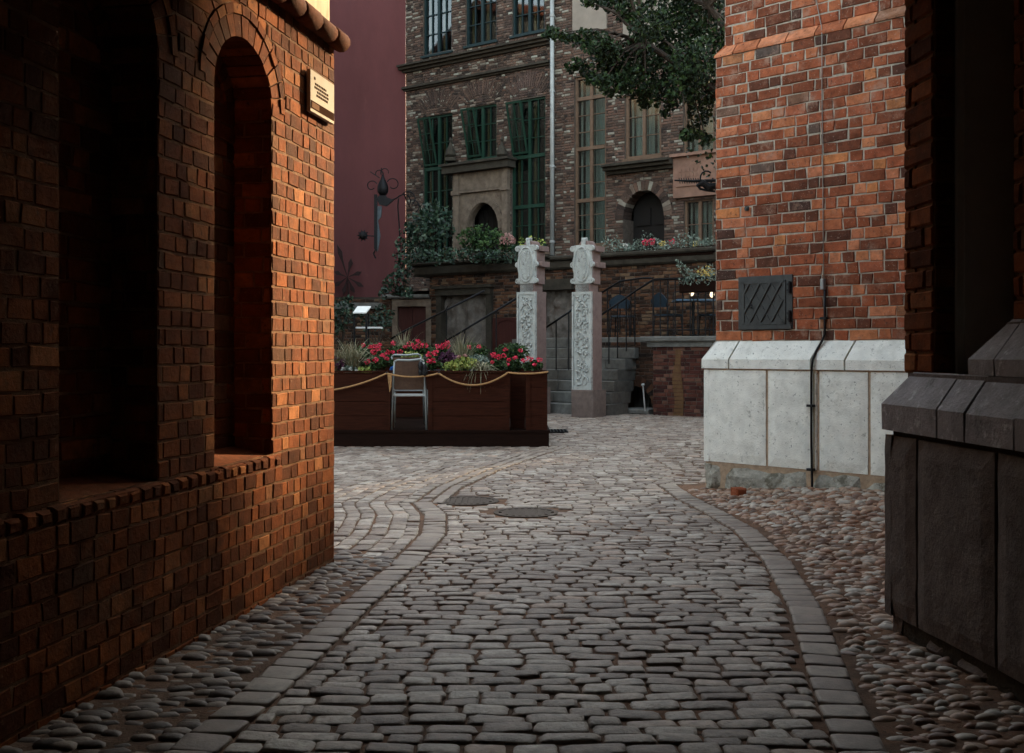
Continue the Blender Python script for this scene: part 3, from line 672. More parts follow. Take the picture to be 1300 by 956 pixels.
# ------------------------------------------------------------------ DARK PIER, RIGHT FOREGROUND
FD = Frame(1.662, 4.93, .1065, -.994, -1)
if FD.n[0] > 0: FD = Frame(1.662, 4.93, .1065, -.994, 1)
FE = Frame(1.662, 4.93, .994, .1065, -1)     # far end face
if FE.n[1] < 0: FE = Frame(1.662, 4.93, .994, .1065, 1)
dk = thing('brick_pier', 'shadowed brick pier with dark stone base and sloped cap stones at the right edge', 'pier', (1.662, 4.93, 0))
mb = MB(); mb.mi = 1
def dpoly(a, w=3.2, depth=2.2, s=0): return [FD.pt(s+a, 0, -a)[:2], FD.pt(w, 0, -a)[:2], FD.pt(w, 0, -depth)[:2], FD.pt(s+a, 0, -depth)[:2]]
prismz(mb, dpoly(.03), -.05, .92); mb.mi = 0
FB_cur = FD
for a, b in ((0, .280), (.300, .895), (.915, 1.5), (1.52, 2.3), (2.32, 3.2)): stone(mb, a, b, .085, .875, -.06, 0, .012, rough=.002)
FB_cur = FE
for a, b in ((0, .7), (.72, 1.4), (1.42, 2.2)): stone(mb, a, b, .085, .875, -.06, 0, .012, rough=.002)
for FB_cur, l in ((FD, 3.2), (FE, 2.2)):
    a = .03
    while a < l-.1: b = min(l, a+U(.25, .4)); stone(mb, a, b-.015, -.05, .09, -.1, -.025+U(-.01, .01), .03, rough=.012); a = b
mb.build('base_stones', [M['darkstone'], M['stone_dark']], dk)
mb.f and None
def caps(mb, fr, cuts, zb, zt, zh, out, inn, first, sk=.05, s=0):
    for i, (a, b) in enumerate(zip(cuts, cuts[1:])):
        a_ = a+.006; b_ = b-.006; d = U(-.006, .006); ta = (a_-sk if i else first) ; tb = b_-sk
        if i == 0: a_ = a-out
        mb.hexa([fr.pt(a_, zb, -inn-.05), fr.pt(b_, zb, -inn-.05), fr.pt(b_, zb, out), fr.pt(a_, zb, out), fr.pt(ta, zh+d, -inn), fr.pt(tb, zh+d, -inn), fr.pt(b_, zt+d, out+d), fr.pt(a_, zt+d, out+d)])
mb = MB()
caps(mb, FD, [0, .495, .71, 1.05, 1.5, 2.0, 2.6, 3.2], .898, 1.01, 1.153, .006, .094, .094, -.0)
mb.hexa([FE.pt(-.006, .898, .006), FE.pt(2.2, .898, .006), FE.pt(2.2, .898, -.1), FE.pt(.094, .898, -.1), FE.pt(-.006, 1.01, .006), FE.pt(2.2, 1.01, .006), FE.pt(2.2, 1.15, -.094), FE.pt(.09, 1.15, -.094)])
mb.mi = 1; prismz(mb, dpoly(.08), .88, 1.15); mb.mi = 0
mb.build('lower_cap_stones', [M['capstone'], M['darkstone']], dk)
mb = MB(); B1 = .094; T2 = .563
FD2 = Frame(*FD.pt(0, 0, -B1)[:2], .1065, -.994, 1 if FD.n == Frame(0, 0, .1065, -.994, 1).n else -1)
caps(mb, FD2, [T2, T2+.19, T2+.42, T2+.8, 2.0, 3.2], 1.153, 1.2125, 1.37, .002, .115, T2+.115, 0)
mb.mi = 1; prismz(mb, [FD2.pt(T2+.10, 0, -.10)[:2], FD2.pt(3.2, 0, -.10)[:2], FD2.pt(3.2, 0, -1)[:2], FD2.pt(T2+.10, 0, -1)[:2]], 1.15, 1.36)
for q in ((T2, T2+.10),): mb.fbox(FD2, q[0], q[1], 1.153, 1.21, -1, -.05)
mb.mi = 0
mb.build('upper_cap_stones', [M['capstone'], M['darkstone']], dk)
mb = MB()
bricks(mb, FD2, 0, .27, 1.15, 6.5, (), ch=.09, L=.25, H=.125, bev=.008, jit=.004)
rv = Frame(*FD2.pt(.27, 0)[:2], -FD.n[0], -FD.n[1], 1)
if rv.n[1] > 0: rv = Frame(*FD2.pt(.27, 0)[:2], -FD.n[0], -FD.n[1], -1)
bricks(mb, rv, .004, .10, 1.15, 6.5, (), ch=.09, L=.25, H=.125, bev=.008, jit=.004)
bricks(mb, FE, B1, 2.2, 1.15, 6.5, (), ch=.09, L=.25, H=.125, off=-B1, bev=.008, jit=.004)
bricks(mb, FD2, T2+.115, 3.2, 1.36, 6.5, (), ch=.09, L=.25, H=.125, off=-.115, bev=.008, jit=.004)
nr = Frame(*FD2.pt(T2+.115, 0, -.115)[:2], -FD.n[0], -FD.n[1], 1)
if nr.n[1] < 0: nr = Frame(*FD2.pt(T2+.115, 0, -.115)[:2], -FD.n[0], -FD.n[1], -1)
bricks(mb, nr, 0, .5, 1.36, 6.5, (), ch=.09, L=.25, H=.125, bev=.008, jit=.004)
mb.mi = 1; mb.fbox(FD2, .015, .265, 1.1, 6.5, -1.8, -.012); mb.fbox(FD2, T2+.13, 3.2, 1.3, 6.5, -1.8, -.13); mb.fbox(FD2, .27, T2+.14, 1.1, 6.5, -1.8, -.40)
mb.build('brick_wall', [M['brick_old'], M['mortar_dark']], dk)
mb = MB(); mb.fbox(rv, .098, .40, 1.15, 6.5, -.01, .012, None, .004); mb.fbox(rv, .13, .135, 1.15, 6.5, .012, .018)
mb.build('plaster_jamb', [M['plaster_grey']], dk)
# church body closing the space between buttress and pier
ch = thing('church_wall', 'brick church wall rising behind the buttress and the dark pier', 'building', (4.0, 6, 0))
mb = MB(); mb.mi = 1
prismz(mb, [(3.5, 5.2), (2.9, 4.4), (2.9, -9), (9, -9), (12, 16), (6.5, 14.6), (3.2, 9.4), (3.5, 8.2)], -.05, 7.4); mb.mi = 0
FC = Frame(3.46, 8.3, 0, -1, 1)
if FC.n[0] > 0: FC = Frame(3.46, 8.3, 0, -1, -1)
bricks(mb, FC, 0, 3.6, .1, 5, (), ch=.09, L=.26, H=.125)
mb.mi = 1; mb.box(3.48, 4.5, 5.0, 8.25, 0, 5.0)
mb.build('wall', [M['brick'], M['mortar_dark']], ch)
mb = MB(); prismz(mb, [(3.0, -9), (9, -9), (12, 16), (6.5, 14.6), (3.3, 9.4)], 7.4, 7.6); mb.build('roof', [M['tile']], ch)

# ------------------------------------------------------------------ TOWN HOUSES BEHIND
FF = Frame(1.0, 28, .805, -.593, 1)
if FF.n[1] > 0: FF = Frame(1.0, 28, .805, -.593, -1)
def rectF(x0, x1, yt, yb, fr=FF, off=0):
    xc = (x0+x1)/2; return fr.hit(x0, 0, off)[0], fr.hit(x1, 0, off)[0], fr.hit(xc, yb, off)[1], fr.hit(xc, yt, off)[1]
def window(house, r, cols, rows, pm, fr=FF, trans=(), inset=.10, bar=.022, frame=.055, tilt=None, curtains=False, inner=True, label=None):
    u0, u1, z0, z1 = r; W = MB(); o0, o1 = -inset-.05, -inset+.02
    for (a, b, c, d) in ((u0, u0+frame, z0, z1), (u1-frame, u1, z0, z1), (u0+frame, u1-frame, z0, z0+frame), (u0+frame, u1-frame, z1-frame, z1)): W.fbox(fr, a, b, c, d, o0, o1+.02)
    zc = [z0+frame]+sorted(z0+(z1-z0)*t for t in trans)+[z1-frame]
    for t in trans: W.fbox(fr, u0+frame, u1-frame, z0+(z1-z0)*t-.045, z0+(z1-z0)*t+.045, o0, o1+.03)
    um = (u0+u1)/2; W.fbox(fr, um-.04, um+.04, z0+frame, z1-frame, o0, o1+.012)
    for s0, s1 in ((u0+frame, um-.04), (um+.04, u1-frame)):
        for i in range(1, cols): uu = s0+(s1-s0)*i/cols; W.fbox(fr, uu-bar/2, uu+bar/2, z0+frame, z1-frame, o0+.01, o1-.004)
        for a, b in zip(zc, zc[1:]):
            n = max(1, round(rows*(b-a)/(z1-z0)))
            for i in range(1, n): zz = a+(b-a)*i/n; W.fbox(fr, s0, s1, zz-bar/2, zz+bar/2, o0+.012, o1-.006)
    W.fbox(fr, u0-.05, u1+.05, z0-.06, z0-.001, -inset-.05, .05)
    wo = W.build('window', [pm], house)
    g = MB(); g.fbox(fr, u0+.02, u1-.02, z0+.02, z1-.02, o0+.02, o0+.026); g.build('pane', [M['glass']], wo)
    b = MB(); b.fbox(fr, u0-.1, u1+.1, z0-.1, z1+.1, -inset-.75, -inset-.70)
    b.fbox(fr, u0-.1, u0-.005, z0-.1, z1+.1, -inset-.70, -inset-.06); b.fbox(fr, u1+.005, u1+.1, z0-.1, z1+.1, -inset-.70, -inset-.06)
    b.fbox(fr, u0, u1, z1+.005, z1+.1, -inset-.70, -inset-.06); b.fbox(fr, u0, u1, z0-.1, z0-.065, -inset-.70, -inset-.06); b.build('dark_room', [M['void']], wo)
    if inner:
        i_ = MB()
        for s0, s1 in ((u0+frame, um-.04), (um+.04, u1-frame)):
            for (a, b2) in ((s0+.01, s0+.065), (s1-.05, s1-.01)) if not curtains else ((s0+.01, s0+.045),): i_.fbox(fr, a, b2, z0+frame, z1-frame, -inset-.16, -inset-.12)
        i_.build('inner_sash', [M['inner_wood'] if not curtains else M['curtain']], wo)
    if curtains:
        c = MB(); uu = u0+.1
        while uu < u1-.12:
            w_ = U(.14, .34)
            if random.random() < .9:
                k = 6; pts = [(uu+w_*i/k, -inset-.28+.02*math.sin(i*2.3)) for i in range(k+1)]
                for (a, oa), (b2, ob) in zip(pts, pts[1:]): c.quad(fr.pt(a, z0+.05, oa), fr.pt(b2, z0+.05, ob), fr.pt(b2, z1-.05, ob), fr.pt(a, z1-.05, oa))
            uu += w_+U(.01, .07)
        if c.v: c.build('curtain', [M['curtain']], wo)
    if tilt:
        za, zb = tilt; s0, s1 = u0+frame-.01, um-.01; t = MB(); out = .32
        def tp(u_, z_, o_): q = (z_-za)/(zb-za); return fr.pt(u_, za+(z_-za)*.97, o_+o1+.05+out*q)
        def tb_(a, b2, c, d, wo0=0, wo1=.035): t.hexa([tp(a, c, wo0), tp(b2, c, wo0), tp(b2, d, wo0), tp(a, d, wo0), tp(a, c, wo1), tp(b2, c, wo1), tp(b2, d, wo1), tp(a, d, wo1)])
        tb_(s0, s0+.05, za, zb); tb_(s1-.05, s1, za, zb); tb_(s0+.05, s1-.05, za, za+.05); tb_(s0+.05, s1-.05, zb-.05, zb)
        tb_((s0+s1)/2-.011, (s0+s1)/2+.011, za+.05, zb-.05, .005, .03)
        for i in (1, 2): zz = za+(zb-za)*i/3; tb_(s0+.05, s1-.05, zz-.011, zz+.011, .006, .029)
        t.build('tilted_casement', [pm], wo)
        g = MB(); g.quad(tp(s0+.03, za+.03, .015), tp(s1-.03, za+.03, .015), tp(s1-.03, zb-.03, .015), tp(s0+.03, zb-.03, .015)); g.build('pane', [M['glass']], wo)
    return wo
def cornice(fr, u0, u1, z, prof, mb):
    """stack of (height, projection) courses"""
    for h, p in prof: mb.fbox(fr, u0, u1, z, z+h-.002, -.05, p); z += h
# house A
uA0, uA1 = FF.hit(515, 0)[0], FF.hit(704, 0)[0]
hA = thing('brick_town_house', 'brown brick town house with green framed windows standing beside the wine red wall', 'house', FF.pt((uA0+uA1)/2, 0))
wins = {'t1': rectF(537, 573, -60, 68), 't2': rectF(591, 630, -70, 55), 't3': rectF(650, 691, -80, 42),
        'm1': rectF(537, 574, 146, 332), 'm2': rectF(592, 630, 134, 202), 'm3': rectF(649, 692, 125, 312)}
pA = rectF(597, 636, 258, 330)
holesA = [tuple(w) for w in wins.values()]+[(pA[0], pA[1], 0, pA[3])]
mb = MB(); bricks(mb, FF, uA0, uA1, 2.9, 11.6, holesA, ch=.066, L=.2, H=.1, j=.012, bev=.008, jit=.007, depth=.04, mort=.012)
mb.mi = 1
for h in holesA:   # reveals
    u0, u1, z0, z1 = h; mb.fbox(FF, u0-.1, u0, z0, z1, -.2, -.012); mb.fbox(FF, u1, u1+.1, z0, z1, -.2, -.012); mb.fbox(FF, u0-.1, u1+.1, z1, z1+.1, -.2, -.012)
mb.fbox(FF, uA0+.01, uA1, 0, 11.6, -8, -1.2); mb.fbox(FF, uA0+.01, uA0+.05, 0, 11.6, -1.2, -.02); mb.mi = 0
# radial relieving arches above the middle windows
for nm in ('m1', 'm2', 'm3'):
    u0, u1, z0, z1 = wins[nm]; uc = (u0+u1)/2
    for i in range(21):
        t = R(38+104*i/20); r0, r1 = .62, 1.02+.05*U(-1, 1); zc = z1-.32
        q = [(uc+r0*math.cos(t-.03), zc+r0*math.sin(t-.03)), (uc+r1*math.cos(t-.028), zc+r1*math.sin(t-.028)), (uc+r1*math.cos(t+.028), zc+r1*math.sin(t+.028)), (uc+r0*math.cos(t+.03), zc+r0*math.sin(t+.03))]
        if min(p[1] for p in q) > z1+.06: mb.prism(FF, q, -.02, .012, U(.1, .6))
mb.build('wall', [M['brick_town'], M['mortar_town']], hA)
for nm in ('t1', 't2', 't3'): window(hA, wins[nm], 2, 5, M['blue_paint'], inner=True)
def tz(w, t): return w[2]+(w[3]-w[2])*t
w = wins['m1']; window(hA, w, 2, 7, M['green_paint'], trans=(.33, .64), tilt=(tz(w, .66), w[3]-.06))
w = wins['m2']; window(hA, w, 2, 3, M['green_paint'], tilt=(tz(w, .06), w[3]-.06))
w = wins['m3']; window(hA, w, 2, 7, M['green_paint'], trans=(.27, .61), tilt=(tz(w, .63), w[3]-.06))
mb = MB(); zc1 = FF.hit(600, 70)[1]; zc2 = FF.hit(600, 96)[1]
cornice(FF, uA0-.12, uA1-.1, zc1-.13, [(.07, .08), (.07, .18), (.05, .26)], mb)
cornice(FF, uA0-.05, uA1-.1, zc2-.10, [(.05, .06), (.06, .13)], mb)
mb.build('cornice', [M['stone_dark']], hA)
mb = MB(); pr = rectF(581, 648, 216, 330)
arch_slab(mb, FF, pr[0], pr[1], 3.0, pr[3], (pA[0]+pA[1])/2, (pA[1]-pA[0])/2, FF.hit(616, 292)[1], FF.hit(616, 258)[1]-FF.hit(616, 292)[1], -.1, .10, 16, pw=.85)
ua_, ub_ = pr[0], pr[1]
for (a, b) in ((ua_-.02, ua_+.16), (ub_-.16, ub_+.02)): mb.fbox(FF, a, b, 3.0, pr[3], .10, .17); mb.fbox(FF, a-.04, b+.04, pr[3]-.62, pr[3]-.5, .10, .22); mb.fbox(FF, a-.03, b+.03, 3.9, 4.0, .17, .21)
zf = pr[3]; mb.fbox(FF, ua_+.17, ub_-.17, zf-.50, zf-.06, .10, .13); mb.fbox(FF, ua_+.1, ub_-.1, zf-.58, zf-.52, .10, .18)
uc = (pA[0]+pA[1])/2; zsA = FF.hit(616, 292)[1]
arch_ring(mb, FF, uc, (pA[1]-pA[0])/2+.01, zsA, FF.hit(616, 258)[1]-zsA+.01, .16, .10, .14, 13, None, .05)
mb.build('portal', [M['sandstone']], hA)
mb = MB(); lr = rectF(570, 654, 207, 217)
mb.fbox(FF, lr[0], lr[1], lr[2]-.02, lr[3]-.04, -.02, .32); mb.fbox(FF, lr[0]-.05, lr[1]+.05, lr[3]-.04, lr[3]+.02, -.02, .40)
mb.build('portal_ledge', [M['stone_dark']], hA)
for px in (578, 643):
    uu, zz = FF.hit(px, 206); mb = MB(); c = FF.pt(uu, 0, .2)
    mb.box(c[0]-.14, c[0]+.14, c[1]-.14, c[1]+.14, zz, zz+.09)
    n = len(mb.v); prof = [(.05, .0), (.15, .07), (.12, .2), (.05, .34), (.03, .42), (.055, .47), (.0, .56)]
    mb.tube([(c[0], c[1], zz+.09+h) for r_, h in prof], [max(.004, r_) for r_, h in prof], 10)
    mb.build('pinnacle', [M['stone_dark']], hA)
mb = MB(); mb.fbox(FF, pA[0], pA[1], 3.0, FF.hit(616, 256)[1], -.42, -.36)
for i in range(5): mb.fbox(FF, pA[0]+.02+i*.17, pA[0]+.17+i*.17, 3.0, FF.hit(616, 262)[1], -.36, -.345)
mb.build('door', [M['door_dark']], hA)
mb = MB(); mb.fbox(FF, uA0-.3, uA1, 11.6, 11.8, -8, .4); mb.prism(Frame(*FF.pt(uA0-.3, 0)[:2], -FF.n[0], -FF.n[1], 1), [(-.4, 11.8), (8, 11.8), (3.8, 15)], 0, (uA1-uA0+.3)) if False else None
mb.build('eaves', [M['stone_dark']], hA)
# downpipe
dp = thing('downpipe', 'pale zinc downpipe running down between the two brick houses', 'downpipe', FF.pt(FF.hit(701, 0)[0], 3.1, .12))
uu = FF.hit(701, 0, .12)[0]; mb = MB(); mb.tube([FF.pt(uu, 3.15, .12), FF.pt(uu, 11.4, .12)], .055, 10); mb.build('pipe', [M['zinc']], dp, smooth=True)
for z in (4.0, 5.9, 7.8, 9.7): mb = MB(); mb.tube([FF.pt(uu, z-.03, .12), FF.pt(uu, z+.03, .12)], .066, 10); mb.fbox(FF, uu-.02, uu+.02, z-.02, z+.02, -.02, .09); mb.build('bracket', [M['zinc']], dp)
# house B
uB0, uB1 = uA1, 8.3
hB = thing('brick_town_house', 'brick town house with tan framed windows and an arched dark door behind the tree', 'house', FF.pt(3, 0))
wb = {'a': rectF(729, 769, 95, 312), 'b': rectF(793, 839, 118, 200), 'c': rectF(867, 907, 125, 194), 'd': rectF(868, 906, 252, 316)}
pbx = rectF(728, 771, -150, 41); pb2 = rectF(792, 868, -150, 60)
dB = rectF(791, 843, 241, 330)
zsB = FF.hit(817, 276)[1]; riB = FF.hit(817, 241)[1]-zsB; ucB = (dB[0]+dB[1])/2; aB = (dB[1]-dB[0])/2
wst = rectF(857, 911, 198, 250)
hb = [tuple(w) for w in wb.values()]+[arch_hole(ucB, aB, zsB, riB, 2)]
mb = MB(); bricks(mb, FF, uB0, uB1, 2.9, 11.2, hb, ch=.066, L=.2, H=.1, j=.012, bev=.008, jit=.007, depth=.04, mort=.012, tf=lambda u, z, t: min(.94, t*1.0+.05) if random.random() < .7 else U(.55, .75))
mb.mi = 1
for h in wb.values():
    u0, u1, z0, z1 = h; mb.fbox(FF, u0-.1, u0, z0, z1, -.2, -.012); mb.fbox(FF, u1, u1+.1, z0, z1, -.2, -.012); mb.fbox(FF, u0-.1, u1+.1, z1, z1+.1, -.2, -.012)
mb.fbox(FF, uB0, uB1, 0, 11.2, -8, -1.2); mb.fbox(FF, uB1-.04, uB1, 0, 11.2, -1.2, -.012)
mb.mi = 0; arch_ring(mb, FF, ucB, aB, zsB, riB, .22, -.4, .012, 21)
mb.mi = 1; mb.fbox(FF, ucB-aB-.1, ucB-aB, 3, zsB, -.5, -.012); mb.fbox(FF, ucB+aB, ucB+aB+.1, 3, zsB, -.5, -.012)
mb.build('wall', [M['brick_town'], M['mortar_town']], hB)
window(hB, wb['a'], 1, 10, M['tan_paint'], trans=(.27, .575, .87), curtains=True, frame=.06, bar=.018)
window(hB, wb['b'], 1, 3, M['tan_paint'], curtains=True, frame=.07, bar=.018)
window(hB, wb['c'], 1, 3, M['tan_paint'], curtains=True, frame=.06, bar=.018)
window(hB, wb['d'], 1, 2, M['tan_paint'], curtains=True, frame=.06, bar=.018)
mb = MB(); mb.fbox(FF, pbx[0], pbx[1], pbx[2], pbx[3], -.01, .05); mb.fbox(FF, pb2[0], pb2[1], pb2[2], pb2[3], -.01, .05); mb.build('plaster_panel', [M['plaster_beige']], hB)
mb = MB(); r_ = rectF(772, 857, 206, 214); cornice(FF, r_[0], r_[1], r_[2]-.08, [(.08, .12), (.08, .26), (.06, .36)], mb)
mb.build('door_ledge', [M['stone_dark']], hB)
mb = MB(); mb.fbox(FF, wst[0], wst[1], wst[2], wst[3], -.01, .10); mb.fbox(FF, wst[0]-.05, wst[1]+.05, wst[3], wst[3]+.07, -.01, .2)
for i in range(5):
    for k in range(3): mb.fbox(FF, wst[0]+.16+i*.1, wst[0]+.23+i*.1, wst[2]+.35+k*.12, wst[2]+.43+k*.12, .10, .115)
mb.fbox(FF, wst[0]+.1, wst[1]-.1, wst[2]+.25, wst[2]+.29, .10, .13); mb.build('carved_panel', [M['sandstone_pink']], hB)
mb = MB(); mb.fbox(FF, ucB-aB, ucB+aB, 3, zsB+riB, -.55, -.5)
for i in range(2):
    for k in range(3): mb.fbox(FF, ucB-aB+.1+i*aB, ucB-.06+i*aB, 3.2+k*.55, 3.62+k*.55, -.5, -.46)
mb.build('door', [M['door_dark']], hB)
mb = MB(); mb.fbox(FF, uB0, uB1+.3, 11.2, 11.4, -8, .4); mb.build('eaves', [M['stone_dark']], hB)
# wine red building
RY = FF.pt(uA0, 0)[1]-.02; RX = FF.pt(uA0, 0)[0]
rb = thing('plastered_house', 'tall plain wine red plastered wall between the alley corner and the brick house', 'house', (-6, RY, 0))
mb = MB(); mb.box(-16, RX+.0, RY, RY+8, 0, 13.5); mb.build('wall', [M['plaster_red']], rb)
mb = MB(); mb.box(-16.3, RX+.3, RY-.3, RY+8, 13.5, 13.8); mb.build('eaves', [M['stone_dark']], rb)
mb = MB(); mb.box(-16, RX+.2, RY-.12, RY+.0, 2.62, 2.74); mb.build('string_course', [M['stone_dark']], rb)
th = thing('added_tall_house', 'unseen tall plastered house added left of the square to shade the facades', 'house', (-9, 20, 0))  # added out of view to shade the brick and red house fronts
mb = MB(); mb.box(-15, -6.2, 12.5, 28, 0, 12); mb.build('wall', [M['plaster_beige']], th)
mb = MB(); mb.box(-15.3, -5.9, 12.2, 28.3, 12, 12.3); mb.build('roof', [M['tile']], th)
eh = thing('added_end_house', 'unseen dark house added behind the viewpoint to block light into the alley', 'house', (-1, -12, 0))  # added out of view, dark walled, stops light entering the alley from behind
mb = MB(); mb.box(-10, 9, -16, -11, 0, 9); mb.build('wall', [M['stone_dark']], eh)
mb = MB(); mb.box(-10.3, 9.3, -16.3, -10.7, 9, 9.3); mb.build('roof', [M['tile']], eh)
# unseen low house added to keep low sun off ground and lower left wall
lh = thing('added_low_house', 'unseen low plastered house added beyond the brick row to cut off the low sun', 'house', (11, 23, 0))
mb = MB(); mb.fbox(FF, 8.6, 16, 0, 7.3, -7, -1.0); mb.build('wall', [M['plaster_beige']], lh)
mb = MB(); mb.fbox(FF, 8.5, 16, 7.3, 7.45, -7.2, -.8); mb.build('roof', [M['tile']], lh)

# ------------------------------------------------------------------ TERRACE
FT = Frame(.893, 25, .805, -.593, 1)
if FT.n[1] > 0: FT = Frame(.893, 25, .805, -.593, -1)
def rT(x0, x1, yt, yb, off=0): return rectF(x0, x1, yt, yb, FT, off)
te = thing('terrace', 'raised brick terrace with dark stone cornice and carved panels before the houses', 'terrace', FT.pt(0, 0))
uT0 = FT.hit(545, 0)[0]; uT1 = 7.6; ZT = FT.hit(600, 332)[1]
panel = rT(556, 626, 366, 445); rel2 = rT(690, 725, 366, 440)
mb = MB(); bricks(mb, FT, uT0, uT1, 0, ZT-.3, [(panel[0], panel[1], 0, panel[3]), (rel2[0], rel2[1], rel2[2], rel2[3])], ch=.075, L=.24, H=.12, bev=.008, jit=.007, j=.012, depth=.04, mort=.012)
mb.mi = 1; mb.fbox(FT, uT0+.02, uT1, -.05, ZT-.3, -2.3, -.25)
for q in (panel, rel2): pass
mb.fbox(FT, uT0, uT0+.1, 0, ZT-.3, -.3, -.02); mb.build('wall', [M['brick_terrace'], M['mortar_town']], te)
mb = MB(); mb.fbox(FT, FT.hit(528, 0)[0], FT.hit(700, 0)[0], ZT-.30, ZT-.04, -2.3, .12, None, .05); mb.fbox(FT, FT.hit(522, 0)[0], FT.hit(702, 0)[0], ZT-.04, ZT+.03, -2.4, .20, None, .03)
mb.fbox(FT, FT.hit(700, 0)[0]+.002, uT1, ZT-.30, ZT-.1, -2.3, .10, None, .04); mb.fbox(FT, FT.hit(702, 0)[0]+.002, uT1, ZT-.1, ZT+.0, -2.4, .17, None, .03)
mb.build('cornice', [M['stone_dark']], te)
mb = MB(); p = panel; t = .16
mb.fbox(FT, p[0], p[1], p[3]-.16, p[3], -.2, .12); mb.fbox(FT, p[0], p[0]+t, 0, p[3]-.16, -.2, .08); mb.fbox(FT, p[1]-t, p[1], 0, p[3]-.16, -.2, .08); mb.fbox(FT, p[0]-.06, p[1]+.06, p[3], p[3]+.07, -.1, .18)
mb.build('panel_frame', [M['stone_dark']], te)
def relief_sheet(fr, u0, u1, z0, z1, off, amp, seed, figs):
    rnd = random.Random(seed); mb = MB(); nu, nz = 26, 34
    bl = [(rnd.uniform(u0, u1), rnd.uniform(z0, z1), rnd.uniform(.04, .11), rnd.uniform(.08, .3), rnd.uniform(.3, 1)) for _ in range(30)]
    def h(u, z):
        v_ = 0
        for (a, b, r_, l, s_) in bl+figs:
            d = ((u-a)/r_)**2+((z-b)/l)**2
            if d < 1: v_ = max(v_, s_*math.sqrt(1-d))
        return off+amp*v_+.01*math.sin(u*37+z*5)
    for jz in range(nz+1):
        for iu in range(nu+1): uu = u0+(u1-u0)*iu/nu; zz = z0+(z1-z0)*jz/nz; mb.v.append(fr.pt(uu, zz, h(uu, zz)))
    for jz in range(nz):
        for iu in range(nu): a = jz*(nu+1)+iu; mb.face([a, a+1, a+2+nu, a+1+nu])
    return mb
um = (p[0]+p[1])/2
mb = relief_sheet(FT, p[0]+t, p[1]-t, .6, p[3]-.16, -.16, .13, 3, [(um+.1, p[3]-.55, .17, .3, 1), (um+.12, p[3]-1.1, .24, .5, 1), (um-.3, p[3]-.9, .1, .6, .8)])
mb.build('carved_panel', [M['relief']], te, smooth=True)
mb = relief_sheet(FT, rel2[0], rel2[1], rel2[2], rel2[3], -.14, .13, 8, [((rel2[0]+rel2[1])/2-.05, rel2[3]-.35, .12, .14, 1), ((rel2[0]+rel2[1])/2-.05, rel2[3]-.8, .2, .4, 1)])
mb.build('carved_panel', [M['relief']], te, smooth=True)
mb = MB(); mb.fbox(FT, rel2[0]-.1, rel2[1]+.1, rel2[3]-.04, rel2[3]+.2, -.1, .14); mb.build('lintel', [M['stone_dark']], te)
mb = MB(); mb.fbox(FT, rel2[0]-.1, rel2[1]+.1, rel2[2]-.1, rel2[2], -.1, .08); mb.build('sill', [M['stone_dark']], te)
# dark red arched cellar hood right of the framed panel
mb = MB(); q = rT(627, 662, 398, 445); arch_slab(mb, FT, q[0], q[1], 0, q[3]-.1, (q[0]+q[1])/2, (q[1]-q[0])/2-.03, q[3]-.5, .35, 0, .05); mb.fbox(FT, q[0]+.02, q[1]-.02, 0, q[3]-.14, -.02, .03); mb.build('cellar_door', [M['door_red']], te)
# low wing at the left with a red double door
FW = Frame(*FT.pt(uT0, 0, 0)[:2], -1, .10, 1)
if FW.n[1] > 0: FW = Frame(*FT.pt(uT0, 0, 0)[:2], -1, .10, -1)
lw = thing('low_wall', 'low mossy wall with a stone framed dark red double door left of the terrace', 'wall', FW.pt(1, 0))
D0 = FT.pt(uT0, 0)[1]
def wx(px): return FW.hit(px, 0)[0]
zw = FW.hit(515, 374)[1]; zd = FW.hit(520, 389)[1]; zf2 = FW.hit(520, 380)[1]
dd = sorted((wx(505), wx(541))); 
mb = MB(); bricks(mb, FW, 0, 4.5, 0, zw-.1, [(dd[0]-.15, dd[1]+.15, 0, zf2)], ch=.075, L=.24, H=.12, bev=.008, jit=.007, j=.012, depth=.04, mort=.012); mb.mi = 1; mb.fbox(FW, 0, 4.5, 0, zw-.1, -1.2, -.3); mb.build('wall', [M['brick_terrace'], M['mortar_town']], lw)
mb = MB(); mb.fbox(FW, -.02, wx(486), zw-.1, zw, -1.2, .14, None, .03); mb.fbox(FW, wx(486), 4.5, zw-.35, zw-.2, -1.2, .1); mb.build('coping', [M['stone_grey']], lw)
mb = MB(); mb.fbox(FW, dd[0]-.13, dd[0], 0, zf2, -.2, .05); mb.fbox(FW, dd[1], dd[1]+.13, 0, zf2, -.2, .05); mb.fbox(FW, dd[0], dd[1], zd, zf2, -.2, .05); mb.build('door_frame', [M['sandstone']], lw)
dm = (dd[0]+dd[1])/2
for a, b in ((dd[0]+.005, dm-.005), (dm+.005, dd[1]-.005)):
    mb = MB(); mb.fbox(FW, a, b, .05, zd-.01, -.1, -.06); [mb.fbox(FW, a+.06, b-.06, .3+k*.75, .9+k*.75, -.06, -.04) for k in range(2)]; mb.build('door', [M['door_red']], lw)

